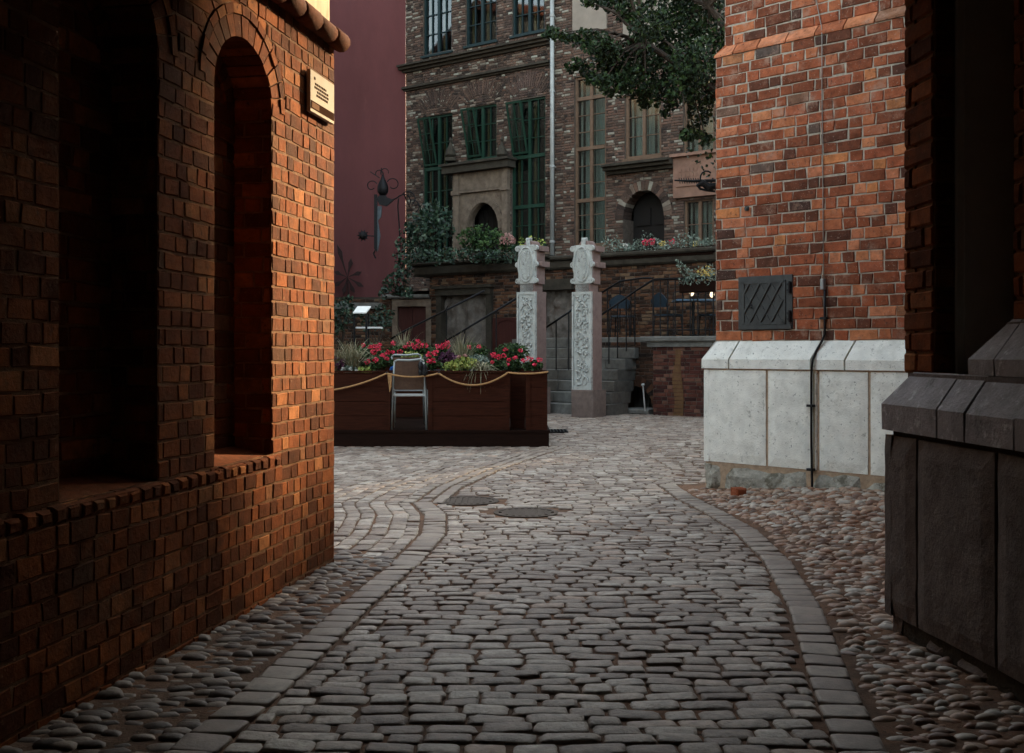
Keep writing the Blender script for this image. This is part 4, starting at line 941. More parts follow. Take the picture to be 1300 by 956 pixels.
# ------------------------------------------------------------------ PLATFORM, STAIRS
FP = Frame(3.56, 20.6, .805, -.593, 1)
if FP.n[1] > 0: FP = Frame(3.56, 20.6, .805, -.593, -1)
ZP = 1.52
pf = thing('brick_platform', 'low stained red brick platform with a dark stone edge below the iron railing', 'platform', FP.pt(-.5, 0))
u828 = FP.hit(829, 0)[0]
BP = [(0, (.03, .011, .009)), (.5, (.065, .019, .014)), (.8, (.10, .034, .022)), (1, (.16, .08, .055))]
M['brick_plat'] = mat('platform_brick', (0,0,0), .85, .4, 4, .7, 30, tint=BP, stains=[(.9, .52, .72, (.05, .03, .025))])
M['ochre'] = mat('ochre_wash', (.12, .065, .03), .9, .3, 8, .5, 40)
mb = MB(); stain = (FP.hit(856, 0)[0], FP.hit(865, 0)[0])
bricks(mb, FP, u828, 3.2, 0, ZP-.2, (), ch=.075, L=.24, H=.12, bev=.006, jit=.005, j=.010, depth=.04, mort=.008)
mb.mi = 1; mb.fbox(FP, u828+.02, 3.2, 0, ZP-.2, -3.5, -.02)
sd = Frame(*FP.pt(u828, 0)[:2], -FP.n[0], -FP.n[1], 1)
mb.mi = 2
for z in [i*.075 for i in range(17)]:
    w_ = .5+.5*math.sin(z*3+.6)*.3; mb.fbox(FP, stain[0]+.03*math.sin(z*7)-.02*(1.2-z), stain[1]+.02*math.sin(z*5)+.03*(1.2-z), z+.004, z+.071, -.01, .008)
mb.build('wall', [M['brick_plat'], M['mortar_town'], M['ochre']], pf)
mb = MB(); mb.fbox(FP, u828-.22, 3.2, ZP-.10, ZP, -3.5, .14, None, .02); mb.fbox(FP, u828-.1, 3.2, ZP-.2, ZP-.10, -3.5, .06); mb.build('edge_slab', [M['stone_grey']], pf)
# recessed wall with cellar arch
FQ = Frame(*FP.pt(0, 0, -.75)[:2], .805, -.593, 1)
if FQ.n[1] > 0: FQ = Frame(*FP.pt(0, 0, -.75)[:2], .805, -.593, -1)
q0, q1 = FQ.hit(758, 0)[0], FQ.hit(832, 0)[0]; ca = sorted((FQ.hit(783, 0)[0], FQ.hit(827, 0)[0]))
zca = FQ.hit(805, 512)[1]; zcr = FQ.hit(805, 490)[1]
mb = MB(); bricks(mb, FQ, q0, q1+.3, 0, ZP-.1, [arch_hole((ca[0]+ca[1])/2, (ca[1]-ca[0])/2, zca, zcr-zca, -1)], ch=.075, L=.24, H=.12, bev=.006, jit=.006, j=.010, depth=.04, mort=.008, tf=lambda u, z, t: t*.6)
arch_ring(mb, FQ, (ca[0]+ca[1])/2, (ca[1]-ca[0])/2, zca, zcr-zca, .2, -.3, .01, 15, None, .08)
mb.mi = 1; mb.fbox(FQ, q0, ca[0]-.05, 0, ZP-.1, -2.5, -.02); mb.fbox(FQ, q0, q1+.3, zcr+.1, ZP-.1, -2.5, -.03); mb.build('cellar_wall', [M['brick_terrace'], M['mortar_town']], pf)
mb = MB(); mb.fbox(FQ, ca[0]-.1, ca[1]+.1, 0, zcr+.05, -1.3, -1.2); mb.build('cellar_void', [M['void']], pf)
mb = MB(); mb.fbox(FQ, ca[0]-.5, ca[1]+.35, .01, .11, .1, .75, None, .02); mb.fbox(FQ, ca[0]-1.0, ca[0]-.5, .01, .07, .1, .6, None, .02)
tag(mb.build('stone_slab', [M['stone_grey']], origin=FQ.pt((ca[0]+ca[1])/2, 0, .4)), 'flat grey stone threshold slab below the dark cellar arch', 'slab')
# white stick post
pp = P(819, 518, 20.9); ps = thing('marker_post', 'thin pale leaning post with a small knob in front of the cellar arch', 'post', (pp[0], pp[1], .11))
mb = MB(); top = (pp[0]-.04, pp[1], .58); mb.tube([(pp[0], pp[1], .10), top], .014, 8); mb.build('rod', [M['zinc']], ps)
mb = MB(); mb.ellip((top[0], top[1], top[2]+.02), .035, .035, .028); mb.build('knob', [M['zinc']], ps, smooth=True)
# broad stairs
FS = Frame(*P(700, 0, 21.7)[:2], .805, -.593, 1)
if FS.n[1] > 0: FS = Frame(*P(700, 0, 21.7)[:2], .805, -.593, -1)
st = thing('stone_stairs', 'worn grey stone stairs climbing behind the two carved pillars', 'stairs', FS.pt(0, 0))
NS = 7; rs_ = ZP/NS; ends = [772, 776, 780, 784, 794, 806, 824]; lefts = [650, 650, 672, 672, 672, 672, 672]
for k in range(NS):
    off = -.27*k; u0 = FS.hit(lefts[k], 0, off)[0]; u1 = FS.hit(ends[k], 0, off)[0]; mb = MB(); u = u0
    while u < u1-.05:
        e = min(u1, u+U(.7, 1.1)); 
        if u1-e < .3: e = u1
        mb.fbox(FS, u+.004, e-.004, k*rs_+.002, (k+1)*rs_, off-.75 if k < NS-1 else off-1.2, off, None, .014, .004); u = e
    mb.build('step', [M['stone_grey']], st)
mb = MB(); mb.fbox(FS, FS.hit(640, 0, -2)[0], FS.hit(815, 0, -2)[0], 0, ZP-.01, -3.4, -2.3); mb.build('landing', [M['stone_grey']], st)
# lower dark steps at far left of the planters
ss = thing('stone_steps', 'small dark stone steps below the red double door', 'steps', P(500, 440, 24)[:2]+(0,))
mb = MB(); q = P(500, 440, 24)
for k in range(6): mb.box(q[0]-.7+k*.22, q[0]+.7, 23.2+k*.05, 24.5, k*.23, (k+1)*.23-.01)
mb.build('tread', [M['stone_grey']], ss)

# ------------------------------------------------------------------ CARVED PILLARS
def pillar(px0, D, label):
    X = (px0-CX)/FPX*D; fr = Frame(X, D, .805, -.593, 1)
    if fr.n[1] > 0: fr = Frame(X, D, .805, -.593, -1)
    sc = D/20.6; t = thing('stone_pillar', label, 'pillar', (X, D, 0), 'carved stone pillars at the stairs')
    w, d = .42*sc, .26; zb = .52*sc
    def z(py): return CH-(py-HY)/FPX*D
    y_sh, y_neck, y_head, y_top = 371, 361, 312, 305
    m = MB(); m.fbox(fr, -.01, w+.05, 0, zb, -d-.16, .05, None, .02); m.build('base', [M['pillar_base']], t)
    m = MB(); m.fbox(fr, .0, w, zb, z(y_sh), -d-.06, -.03, None, .01); m.fbox(fr, w-.003, w+.02, zb, z(y_sh), -d-.06, -.03); m.build('shaft', [M['pillar_pink']], t)
    # carved front with raised edge and scrollwork
    m = MB(); m.fbox(fr, .0, w, zb, z(y_sh), -.03, .0)
    for (a, b) in ((0, .035), (w-.035, w)): m.fbox(fr, a, b, zb, z(y_sh), .0, .03)
    m.fbox(fr, .035, w-.035, z(y_sh)-.05, z(y_sh), .0, .018); m.fbox(fr, .035, w-.035, zb, zb+.05, 0, .018)
    zt = z(y_sh)-.1; zz = zb+.15; s = 1; rr = random.Random(int(px0))
    while zz < zt:
        cxu = w/2+s*.065*rr.uniform(.7, 1.1); r0 = rr.uniform(.05, .08)
        m.tube([fr.pt(cxu+r0*(1-i/16)*math.cos(i*.62*s), zz+r0*1.4*(1-i/16)*math.sin(i*.62*s), .012) for i in range(14)], [.019*(1-i/20) for i in range(14)], 6)
        for k in range(3):
            lu, lz = w/2-s*rr.uniform(.02, .12), zz+rr.uniform(-.06, .08); an = rr.uniform(0, 3.1); l = rr.uniform(.03, .06)
            m.tube([fr.pt(lu-l*math.cos(an), lz-l*math.sin(an), .004), fr.pt(lu, lz, .03), fr.pt(lu+l*math.cos(an), lz+l*math.sin(an), .004)], [.006, .024, .006], 6)
        s = -s; zz += rr.uniform(.11, .16)
    # swag near the top
    m.tube([fr.pt(.08+(w-.16)*i/10, z(y_sh)-.34+.13*math.sin(math.pi*i/10), .012) for i in range(11)], .022, 6)
    m.build('carved_front', [M['pillar_white']], t)
    # neck, head block and oval cartouche
    m = MB(); m.fbox(fr, .06, w-.04, z(y_sh), z(y_neck), -d-.02, -.0); m.fbox(fr, .03, w+.0, z(y_neck), z(y_head)-.02, -d-.04, -.04, None, .03)
    m.fbox(fr, .04, w-.03, z(y_neck), z(y_head)-.02, -.06, -.035); m.tube([fr.pt(w*.5, z(y_head)+.0, -.05), fr.pt(w*.5, z(y_head)+.0, -d-.06)], .10, 12); m.fbox(fr, w*.28, w+.07, z(y_head)-.12, z(y_head)-.02, -d-.08, -.06, None, .02); m.fbox(fr, w*.5, w+.09, z(y_head)-.42, z(y_head)-.32, -d-.08, -.06, None, .03)
    m.build('head_block', [M['pillar_pink']], t)
    m = MB(); cu, cz = w*.5, z(336.5); ra, rz = w*.47, (z(y_head)-z(y_neck))*.5
    n = 28
    oval = [(cu+ra*math.cos(2*math.pi*k/n)*(1+.05*math.cos(8*math.pi*k/n)), cz+rz*math.sin(2*math.pi*k/n)) for k in range(n)]
    m.prism(fr, oval, -.05, .02)
    m.fbox(fr, .02, w-.02, z(y_neck)+.01, z(y_head)-.01, -.05, .008, None, .01); m.fbox(fr, .055, w-.055, z(y_sh)-.01, z(y_neck)+.02, -.03, .0, None, .01)
    m.fbox(fr, .03, w-.03, z(y_neck)-.0, z(y_neck)+.14, -.04, .018, None, .01); m.fbox(fr, .04, w-.04, z(y_head)-.15, z(y_head), -.04, .018, None, .01)
    m.tube([fr.pt(cu+ra*.84*math.cos(2*math.pi*k/n), cz+rz*.88*math.sin(2*math.pi*k/n), .028) for k in range(n+1)], .022, 6)
    for sx in (-1, 1):
        for zz_, r0 in ((z(y_head)-.06, .055), (cz, .055), (z(y_neck)+.06, .05)): m.tube([fr.pt(cu+sx*(ra*1.02), zz_, -.04), fr.pt(cu+sx*(ra*1.02), zz_, .022)], r0, 10)
    for k in range(-5, 6):
        for sx in (-1, 1): m.tube([fr.pt(cu, cz+k*rz*.13-.05, .02), fr.pt(cu+sx*ra*.33, cz+k*rz*.13+.02, .032), fr.pt(cu+sx*ra*.62*math.sqrt(1-(k/6)**2), cz+k*rz*.13+.07, .018)], [.016, .024, .008], 6)
    m.tube([fr.pt(cu, cz-rz*.7, .024), fr.pt(cu, cz+rz*.7, .024)], .016, 6)
    m.build('cartouche', [M['pillar_white']], t)
    m = MB(); m.fbox(fr, w*.40, w*.40+.09, z(y_head)-.02, z(y_top)+.02, -.12, -.02, None, .015)
    m.tube([fr.pt(w*.38, z(y_top)+.02, -.07), fr.pt(w*.38+.12, z(y_top)+.02, -.07)], .022, 8); m.build('finial', [M['pillar_white']], t)
pillar(657, 21.4, 'carved pale stone pillar with an oval crest, the farther left one beside the red flowers')
pillar(727, 20.6, 'carved pale stone pillar with an oval crest on a dark base, nearer right one at the stairs')

# ------------------------------------------------------------------ RAILINGS
def rail(name, label, pts, posts, r=.022, mid=None, cat='railing'):
    t = thing(name, label, cat, pts[0]); m = MB(); m.tube(pts, r, 8); m.build('handrail', [M['iron']], t, smooth=True)
    for a, b in posts: m = MB(); m.tube([a, b], .013, 6); m.build('post', [M['iron']], t)
    if mid: m = MB(); m.tube(mid, .010, 6); m.build('lower_rail', [M['iron']], t)
    return t
def fpx(px, py, off): u_, z_ = FP.hit(px, py, off); return FP.pt(u_, z_, off)
pr_ = []
zr = FP.hit(860, 354, .05)[1]
u_a, u_b = FP.hit(829, 0, .05)[0], 3.1
n = 26
balo = [(FP.pt(u_a+(u_b-u_a)*i/n, ZP, .05), FP.pt(u_a+(u_b-u_a)*i/n, zr, .05)) for i in range(n+1)]
rail('iron_railing', 'black iron railing with thin balusters along the front of the brick platform', [FP.pt(u_a, zr, .05), FP.pt(u_b, zr, .05)], balo, mid=[FP.pt(u_a, ZP+.12, .05), FP.pt(u_b, ZP+.12, .05)])
def spx(px, py, off): u_, z_ = FS.hit(px, py, off); return FS.pt(u_, z_, off)
rail('stair_railing', 'black iron stair railing sloping down from the platform to the right pillar', [FP.pt(u_a, zr, .05), spx(806, 370, -1.3), spx(784, 385.5, -1.0), spx(763, 400, -.7)],
     [(spx(763, 400, -.7), spx(763, 470, -.7)), (spx(784, 385.5, -1.0), spx(784, 455, -1.0)), (spx(806, 370, -1.3), spx(806, 438, -1.3)), (spx(773, 393, -.85), spx(773, 462, -.85)), (spx(795, 378, -1.15), spx(795, 446, -1.15))])
rail('stair_railing', 'short black handrail high behind the right pillar, above the other stair rail', [P(760, 374, 23), P(787, 357, 23), P(816, 353, 22.6), P(829, 353, 22.4)], [(P(787, 357, 23), P(787, 425, 23)), (P(771, 367, 23), P(771, 425, 23)), (P(801, 355, 22.8), P(801, 425, 22.8))])
rail('stair_railing', 'thin black handrail slanting up in front of the framed stone panel', [P(495, 431, 23.5), P(512, 421, 23.5), P(556, 399, 23.5), P(615, 369, 23.2)], [(P(512, 421, 23.5), P(512, 460, 23.5)), (P(567, 393, 23.4), P(567, 460, 23.4)), (P(565, 394, 23.4), P(569, 388, 23.4))])
rail('stair_railing', 'thin black handrail slanting up to the farther left carved pillar', [P(560, 436, 22.5), P(581, 424, 22.5), P(657, 378, 22)], [(P(590, 419, 22.5), P(590, 470, 22.5)), (P(630, 395, 22.2), P(630, 470, 22.2))])
rail('stair_railing', 'short black handrail showing between the two carved pillars', [P(690, 418, 22), P(727, 393, 21.8)], [(P(706, 407, 22), P(706, 470, 22)), (P(722, 397, 21.9), P(722, 470, 21.9))])

# ------------------------------------------------------------------ FOLIAGE HELPERS
def leafmesh(name, m, parent, C, size, tint=None, fold=.35, aspect=.62, origin=None, up=.0, wob=None):
    C = np.asarray(C, float); n = len(C)
    d = RNG.normal(size=(n, 3)); d[:, 2] -= .35; d /= np.linalg.norm(d, axis=1, keepdims=True)
    r_ = RNG.normal(size=(n, 3)); r_[:, 2] += up; s = np.cross(d, r_); s /= np.linalg.norm(s, axis=1, keepdims=True); nn = np.cross(s, d)
    L = size*RNG.uniform(.6, 1.25, (n, 1)); W = L*aspect*.5
    V = np.stack([C-d*L*.5, C+s*W-d*L*.08+nn*L*fold*.4, C+d*L*.25+s*W*.62+nn*L*fold*.3, C+d*L*.55, C+d*L*.25-s*W*.62+nn*L*fold*.3, C-s*W-d*L*.08+nn*L*fold*.4, C+d*L*.2], 1)
    F = np.array([(0, 1, 6), (1, 2, 6), (2, 3, 6), (3, 4, 6), (4, 5, 6), (5, 0, 6)])
    FF_ = (F[None]+np.arange(n)[:, None, None]*7).reshape(-1, 3)
    t = RNG.random(n) if tint is None else tint
    return link_mesh(name, V.reshape(-1, 3), FF_.tolist(), m, parent, origin, False, np.repeat(t, 6))
def blob(c, r, n, flat=1.0, shell=.5):
    d = RNG.normal(size=(n, 3)); d /= np.linalg.norm(d, axis=1, keepdims=True)
    q = RNG.uniform(shell, 1, (n, 1))**.6
    rr = np.array([r, r, r*flat]) if np.isscalar(r) else np.array(r)
    return np.array(c)+d*q*rr
# ------------------------------------------------------------------ TREE
TD = 16.0
CL = [(698,42,9),(708,44,9),(722,47,10),(740,50,14),(760,56,17),(778,82,22),(747,88,12),(735,80,9),(724,86,7),(770,68,18),(800,75,28),(800,103,22),(780,108,16),(765,104,12),(750,101,8),(830,60,30),(842,95,28),(835,116,20),(865,40,34),(880,80,32),(868,112,24),(893,118,24),(900,60,36),(888,148,15),(880,168,12),(872,172,9),(896,176,9),(770,6,10),(755,3,9),(745,1,8),(800,14,18),(822,30,24),(852,5,32),(890,5,36),(786,-4,14),(820,118,14),(852,128,12),(817,132,7),(845,143,6)]
tr = thing('broadleaf_tree', 'dark green broadleaf tree hanging its branches over the front of the tan windowed house', 'tree', (3.75, 16.3, 0))
Cs = []; rr = random.Random(4); tips = []
for (x, y_, r_) in CL:
    D = TD+rr.uniform(-1.0, 1.0); c = P(x, y_, D); q = r_/FPX*D*1.15; tips.append((c, q)); Cs.append(blob(c, (q, q*1.4, q*.85), int(r_*r_*.62)+14, 1, .15))
for _ in range(26):
    c = (rr.uniform(1.2, 6.4), rr.uniform(14.6, 18.4), rr.uniform(6.4, 9.0)); q = rr.uniform(.5, .8); tips.append((c, q)); Cs.append(blob(c, q, 210, .8, .2))
for _ in range(12):
    c = (rr.uniform(3.4, 6.0), rr.uniform(15, 18), rr.uniform(4.2, 6.6)); q = rr.uniform(.5, .75); tips.append((c, q)); Cs.append(blob(c, q, 160, .8, .2))
leafmesh('crown', M['leaf'], tr, np.concatenate(Cs), .074, fold=.4, aspect=.75)
mb = MB(); mb.tube([(3.75, 16.3, 0), (3.7, 16.3, 1.2), (3.8, 16.35, 2.8), (3.75, 16.3, 4.2), (3.6, 16.3, 6.2), (3.5, 16.2, 8)], [.24, .19, .17, .15, .11, .04], 12); mb.build('trunk', [M['bark']], tr, smooth=True)
mb = MB()
hubs = [(2.9, 16.2, 6.3), (2.4, 16, 5.6), (3.4, 16.8, 7), (4.6, 16.5, 7), (1.9, 15.9, 5.7)]
for h in hubs: s0 = (3.7, 16.3, min(5.2, h[2]-1.3)); m_ = tuple((a+b)/2 for a, b in zip(s0, h)); mb.tube([s0, (m_[0], m_[1], m_[2]+.12), h], [.09, .06, .035], 8)
for c, q in tips:
    h = min(hubs, key=lambda v: sum((a-b)**2 for a, b in zip(v, c))); m_ = [(a+b)/2 for a, b in zip(h, c)]; m_[2] += .12; mb.tube([h, tuple(m_), c], [.03, .015, .005], 5)
mb.build('branches', [M['bark']], tr)

# ------------------------------------------------------------------ SHRUBS ON AND BELOW THE TERRACE
def shrub(name, label, cl, D, size, m, cat='shrub', dens=.5, foot=None, dj=.3, group=None, extra=None):
    xs_ = [c[0] for c in cl]; ft = foot or P(sum(xs_)/len(xs_), 0, D)[:2]+(cl and P(0, max(c[1]+c[2] for c in cl), D)[2],)
    t = thing(name, label, cat, ft, group); Cs = []; mb = MB()
    for (x, y_, r_) in cl:
        d_ = D+U(-dj, dj); c = P(x, y_, d_); q = r_/FPX*D*1.1; Cs.append(blob(c, (q, q, q), int(r_*r_*dens*(.09/size)**1.2)+10, 1, .2))
        m_ = ((ft[0]+c[0])/2+U(-.1, .1), (ft[1]+c[1])/2, (ft[2]+c[2])/2); mb.tube([ft, m_, c], [.02, .012, .004], 5)
    leafmesh('foliage', m, t, np.concatenate(Cs), size, aspect=.7); mb.build('stems', [M['bark']], t)
    if extra: extra(t)
    return t
def TZ(px, off=0): u_ = FT.hit(px, 0, off)[0]; return FT.pt(u_, ZT, off)
shrub('large_shrub', 'big rounded dark shrub on the terrace at the corner of the green windowed house', [(520,298,14),(530,285,16),(545,275,17),(560,275,15),(548,295,20),(565,292,12),(530,310,14),(552,262,9),(512,312,10),(540,318,12)], 26.3, .12, M['ivy'], foot=TZ(540, -.5))
shrub('climbing_plant', 'dark trailing climber hanging over the left end of the terrace', [(508,325,9),(515,340,10),(505,345,8),(512,352,9),(498,352,7),(492,362,8),(500,368,9),(487,372,7),(510,368,9),(520,372,7),(520,330,9)], 25.6, .10, M['ivy'], foot=P(510, 376, 25.9))
shrub('terrace_shrub', 'light green bush in front of the pointed stone doorway', [(590,300,10),(600,296,9),(612,293,10),(622,298,11),(632,300,10),(606,308,12),(620,312,12),(595,312,9),(640,308,8)], 25.6, .10, M['flowerleaf'], foot=TZ(612, -.4))
shrub('low_hedge', 'low dark hedge lining the terrace edge above the mossy cornice', [(530+i*12, 322+((i*7) % 5), 10) for i in range(11)], 25.3, .09, M['ivy'], foot=TZ(590, -.3))
def hyd(t):
    leafmesh('bloom', M['petal_pink'], t, np.concatenate([blob(P(645, 303, 25.2), .13, 90), blob(P(638, 305, 25.2), .09, 50), blob(P(651, 306, 25.2), .08, 40)]), .05)
shrub('hydrangea', 'pale pink hydrangea bloom on the terrace beside the farther left carved pillar', [(648,313,8),(640,314,7),(655,314,6)], 25.3, .09, M['flowerleaf'], foot=TZ(645, -.3), extra=hyd)
shrub('boxwood', 'small bright green bush under the tall green window behind the left pillar crest', [(664,308,7),(675,307,7),(686,308,7),(672,315,8),(685,316,7)], 25.8, .07, M['lime'], foot=TZ(680, -.6), dens=.35)
shrub('dark_shrub', 'dark leafy shrub against the foot of the wine red wall', [(430,392,12),(440,385,10),(436,405,12),(428,415,10),(447,395,8)], 24.5, .10, M['ivy'], foot=P(434, 440, 24.5), dens=.4)
shrub('dark_shrub', 'dark tangled shrub behind the white menu stand', [(485,395,10),(478,405,9),(490,410,9),(462,403,8),(470,415,9),(495,400,7)], 24.8, .10, M['ivy'], foot=P(480, 440, 24.8), dens=.35)
# flower boxes on the right
def flowerbox(label, px0, px1, py_t, py_b, fr, off, blooms, D, gl):
    u0, z1 = fr.hit(px0, py_t, off); u1, _ = fr.hit(px1, py_t, off); z0 = z1-.2; t = thing('flower_box', label, 'flower box', fr.pt((u0+u1)/2, z0, off))
    m = MB(); m.fbox(fr, u0, u1, z0, z1, off-.2, off, None, .01); m.build('box', [M['wood_dark']], t)
    n = int((u1-u0)*420); C = np.stack([RNG.uniform(0, 1, n), RNG.uniform(-.08, .30, n)*RNG.uniform(.4, 1, n), RNG.uniform(-.25, .06, n)], 1)
    L_ = [fr.pt(u0+c[0]*(u1-u0), z1+c[1]*(1+.5*math.sin(c[0]*19)), off+c[2]) for c in C]; leafmesh('foliage', gl, t, L_, .06)
    for (bx, by, mm, r_) in blooms: leafmesh('bloom', M[mm], t, blob(P(bx, by, D), r_, 40), .045)
flowerbox('long flower box with red and yellow blooms along the terrace edge right of the pillars', 764, 906, 320, 330, FT, .1, [(819, 308, 'petal_red', .07), (828, 307, 'petal_red', .08), (854, 308, 'petal_red', .08), (841, 309, 'petal_yellow', .07), (883, 309, 'petal_yellow', .08), (794, 312, 'petal_white', .06)], 23.2, M['greygreen'])
flowerbox('dark flower box of yellow blooms hung on the platform railing beside the buttress', 862, 912, 358, 372, FP, .12, [(890, 347, 'petal_yellow', .09), (897, 344, 'petal_yellow', .10), (903, 349, 'petal_yellow', .09), (897, 352, 'petal_yellow', .07)], 20.7, M['greygreen'])
shrub('sprig_plant', 'wispy pale plant reaching up left of the yellow flower box', [(863,336,4),(868,343,6),(874,349,7),(880,352,6),(860,331,2)], 20.8, .05, M['greygreen'], foot=P(878, 358, 20.8), dens=.5)

# ------------------------------------------------------------------ PLATFORM FURNITURE
def bistro_chair(loc, rz, label):
    t = thing('bistro_chair', label, 'chair', loc, 'dark chairs on the platform'); c, s = math.cos(rz), math.sin(rz)
    def w(x, y_, z): return (loc[0]+x*c-y_*s, loc[1]+x*s+y_*c, loc[2]+z)
    m = MB(); m.hexa([w(-.21, -.2, .43), w(.21, -.2, .43), w(.21, .2, .43), w(-.21, .2, .43), w(-.21, -.2, .46), w(.21, -.2, .46), w(.21, .2, .46), w(-.21, .2, .46)]); m.build('seat', [M['dark_blue']], t)
    m = MB(); k = 10; pr2 = [(-.22+.44*i/k, .45+.30+.14*math.sin(math.pi*i/k)) for i in range(k+1)]
    for (a, za), (b, zb) in zip(pr2, pr2[1:]): m.hexa([w(a, .19, .6), w(b, .19, .6), w(b, .21, .6), w(a, .21, .6), w(a, .24, za), w(b, .24, zb), w(b, .26, zb), w(a, .26, za)])
    m.build('backrest', [M['dark_blue']], t)
    for x, y_ in ((-.19, -.18), (.19, -.18), (-.19, .18), (.19, .18)): m = MB(); m.tube([w(x, y_, .44), w(x*1.1, y_*1.15, 0)], .013, 6); m.build('leg', [M['iron']], t)
    m = MB(); m.tube([w(-.19, .2, .44), w(-.2, .23, .7)], .012, 6); m.tube([w(.19, .2, .44), w(.2, .23, .7)], .012, 6); m.build('back_frame', [M['iron']], t)
def table(loc, label, m_top, w=.7, grp=None):
    t = thing('cafe_table', label, 'table', loc, grp); x, y_, z = loc
    m = MB(); m.box(x-w/2, x+w/2, y_-w/2, y_+w/2, z+.71, z+.74); m.build('tabletop', [m_top], t)
    m = MB(); m.tube([(x, y_, z+.02), (x, y_, z+.71)], .03, 8); m.build('column', [M['iron']], t)
    m = MB(); m.box(x-.22, x+.22, y_-.03, y_+.03, z, z+.03); m.box(x-.03, x+.03, y_-.22, y_+.22, z+.0305, z+.05); m.build('base', [M['iron']], t)
def onp(px, D): return (*P(px, 0, D)[:2], ZP)
table(onp(880, 22.0), 'steel blue square cafe table behind the platform railing', M['blue_top'], .75)
bistro_chair(onp(848, 22.3), 2.2, 'dark blue cafe chair behind the railing, left of the blue table')
bistro_chair(onp(905, 22.2), -1.2, 'dark blue cafe chair behind the railing, nearest the brick buttress')
bistro_chair(onp(790, 23.1), 2.8, 'dark blue cafe chair at the top of the stairs beside the right pillar')
for px, py, lb_ in ((878, 372, 'small lit warm bulb lamp, the left one of two behind the platform railing'), (904, 374, 'small lit warm bulb lamp, the one touching the buttress edge')):
    D = 21.5; c = P(px, py, D); t = thing('table_lamp', lb_, 'lamp', (c[0], c[1], c[2]-.06), 'lit bulbs over the platform')
    m = MB(); m.ellip(c, .045, .045, .06, 10, 8); m.build('bulb', [M['bulb']], t, smooth=True)
    m = MB(); m.tube([(c[0], c[1], c[2]+.05), (c[0], c[1], c[2]+.11)], .028, 8); m.tube([(c[0], c[1], c[2]+.11), (c[0]-.35, c[1]+.05, c[2]+.0)], .009, 6); m.tube([(c[0]-.35, c[1]+.05, c[2]+.0), (c[0]-.35, c[1]+.05, ZP)], .009, 6); m.build('arm', [M['iron']], t)
# iron sign bracket on the buttress side
sb = thing('iron_sign_bracket', 'black wrought iron sign bracket with a curled beast, sticking out left of the buttress', 'sign bracket', P(908, 232, 18))
def q(px, py, D=17.5): return P(px, py, D)
mb = MB(); mb.tube([q(856, 229), q(880, 230), q(912, 229)], [.012, .022, .026], 6)
for i in range(9): mb.tube([q(862+i*3, 226), q(863.5+i*3, 233)], .008, 5)
mb.build('arm', [M['iron']], sb)
mb = MB(); mb.tube([q(897+8*math.cos(t), 226+9*math.sin(t)) for t in [i*.5 for i in range(12)]], .014, 6); mb.tube([q(884, 236), q(892, 232), q(900, 238), q(908, 236), q(912, 241)], [.02, .06, .07, .06, .03], 8); mb.tube([q(890, 240), q(898, 242), q(908, 243)], .018, 6)
mb.tube([q(886, 236), q(890, 241)], .02, 6); mb.build('scrollwork', [M['iron']], sb)
mb = MB(); mb.tube([q(909, 222), (3.9, 17.5, q(0, 222)[2])], .02, 6); mb.tube([q(909, 241), (3.9, 17.5, q(0, 241)[2])], .02, 6); mb.build('wall_stay', [M['iron']], sb)

# wrought iron sign before the red wall
SD = 28.3
def q(px, py, D=SD): return P(px, py, D)
isg = thing('iron_shop_sign', 'ornate black iron sign with crown and steel blade before the wine red wall', 'sign', q(480, 320))
def arc(cx_, cy_, r_, a0, a1, n=14, dr=0): return [q(cx_+(r_+dr*i/n)*math.cos(R(a0+(a1-a0)*i/n)), cy_-(r_+dr*i/n)*math.sin(R(a0+(a1-a0)*i/n))) for i in range(n+1)]
mb = MB()
mb.tube(arc(472, 236, 7, 20, 320, dr=-3), .014, 5); mb.tube(arc(499, 234, 8, 160, -140, dr=-3), .014, 5); mb.tube(arc(481, 221, 6, -30, 200, dr=-2), .012, 5); mb.tube(arc(489, 219, 6, 210, -20, dr=-2), .012, 5); mb.tube([q(470, 218), q(476, 222), q(482, 226)], .012, 5); mb.tube([q(484, 213), q(485, 222), q(486, 229)], .012, 5)
mb.build('scrollwork', [M['iron']], isg)
mb = MB(); prof = [(486, 222, 1), (486, 228, 3), (486, 234, 6), (486, 239, 7.2), (486, 244, 6.8), (486, 248, 4)]; mb.tube([q(a, b) for a, b, c in prof], [c/FPX*SD for a, b, c in prof], 12); mb.build('crown', [M['iron']], isg, smooth=True)
mb = MB(); FRS = Frame(0, SD, 1, 0, 1)
if FRS.n[1] > 0: FRS = Frame(0, SD, 1, 0, -1)
def fr2(L_): return [(q(a, b)[0], q(a, b)[2]) for a, b in L_]
mb.prism(FRS, fr2([(487, 244), (478, 252), (482, 260), (491, 262), (500, 254), (492, 251)]), -.05, .05)
mb.tube([q(497, 254), q(503, 252), q(508, 248)], .02, 6); mb.tube(arc(513, 255, 8, 130, -40), .016, 6); mb.tube(arc(518, 252, 9, 150, -60), .014, 6); mb.tube([q(506, 252), q(505, 262), q(507, 290), q(508, 312)], .018, 6); mb.tube(arc(524, 262, 8, 110, -60), .014, 5); mb.tube([q(513, 247), (FF.pt(uA0+.15, 0, 0)[0], FF.pt(uA0+.15, 0, 0)[1], q(0, 246)[2])], .018, 6)
mb.build('bracket', [M['iron']], isg)
mb = MB(); mb.prism(FRS, fr2([(475, 247), (479, 247), (479, 320), (475, 316)]), -.04, .04); mb.build('blade_back', [M['iron']], isg)
mb = MB(); mb.prism(FRS, fr2([(479.3, 262), (485, 262), (484, 275), (480, 280), (481, 286), (483, 300), (480, 318), (479.3, 318)]), -.03, .03); mb.build('blade', [M['dark_steel']], isg)
mb = MB(); mb.ellip(q(461, 299), .11, .11, .11, 10, 7)
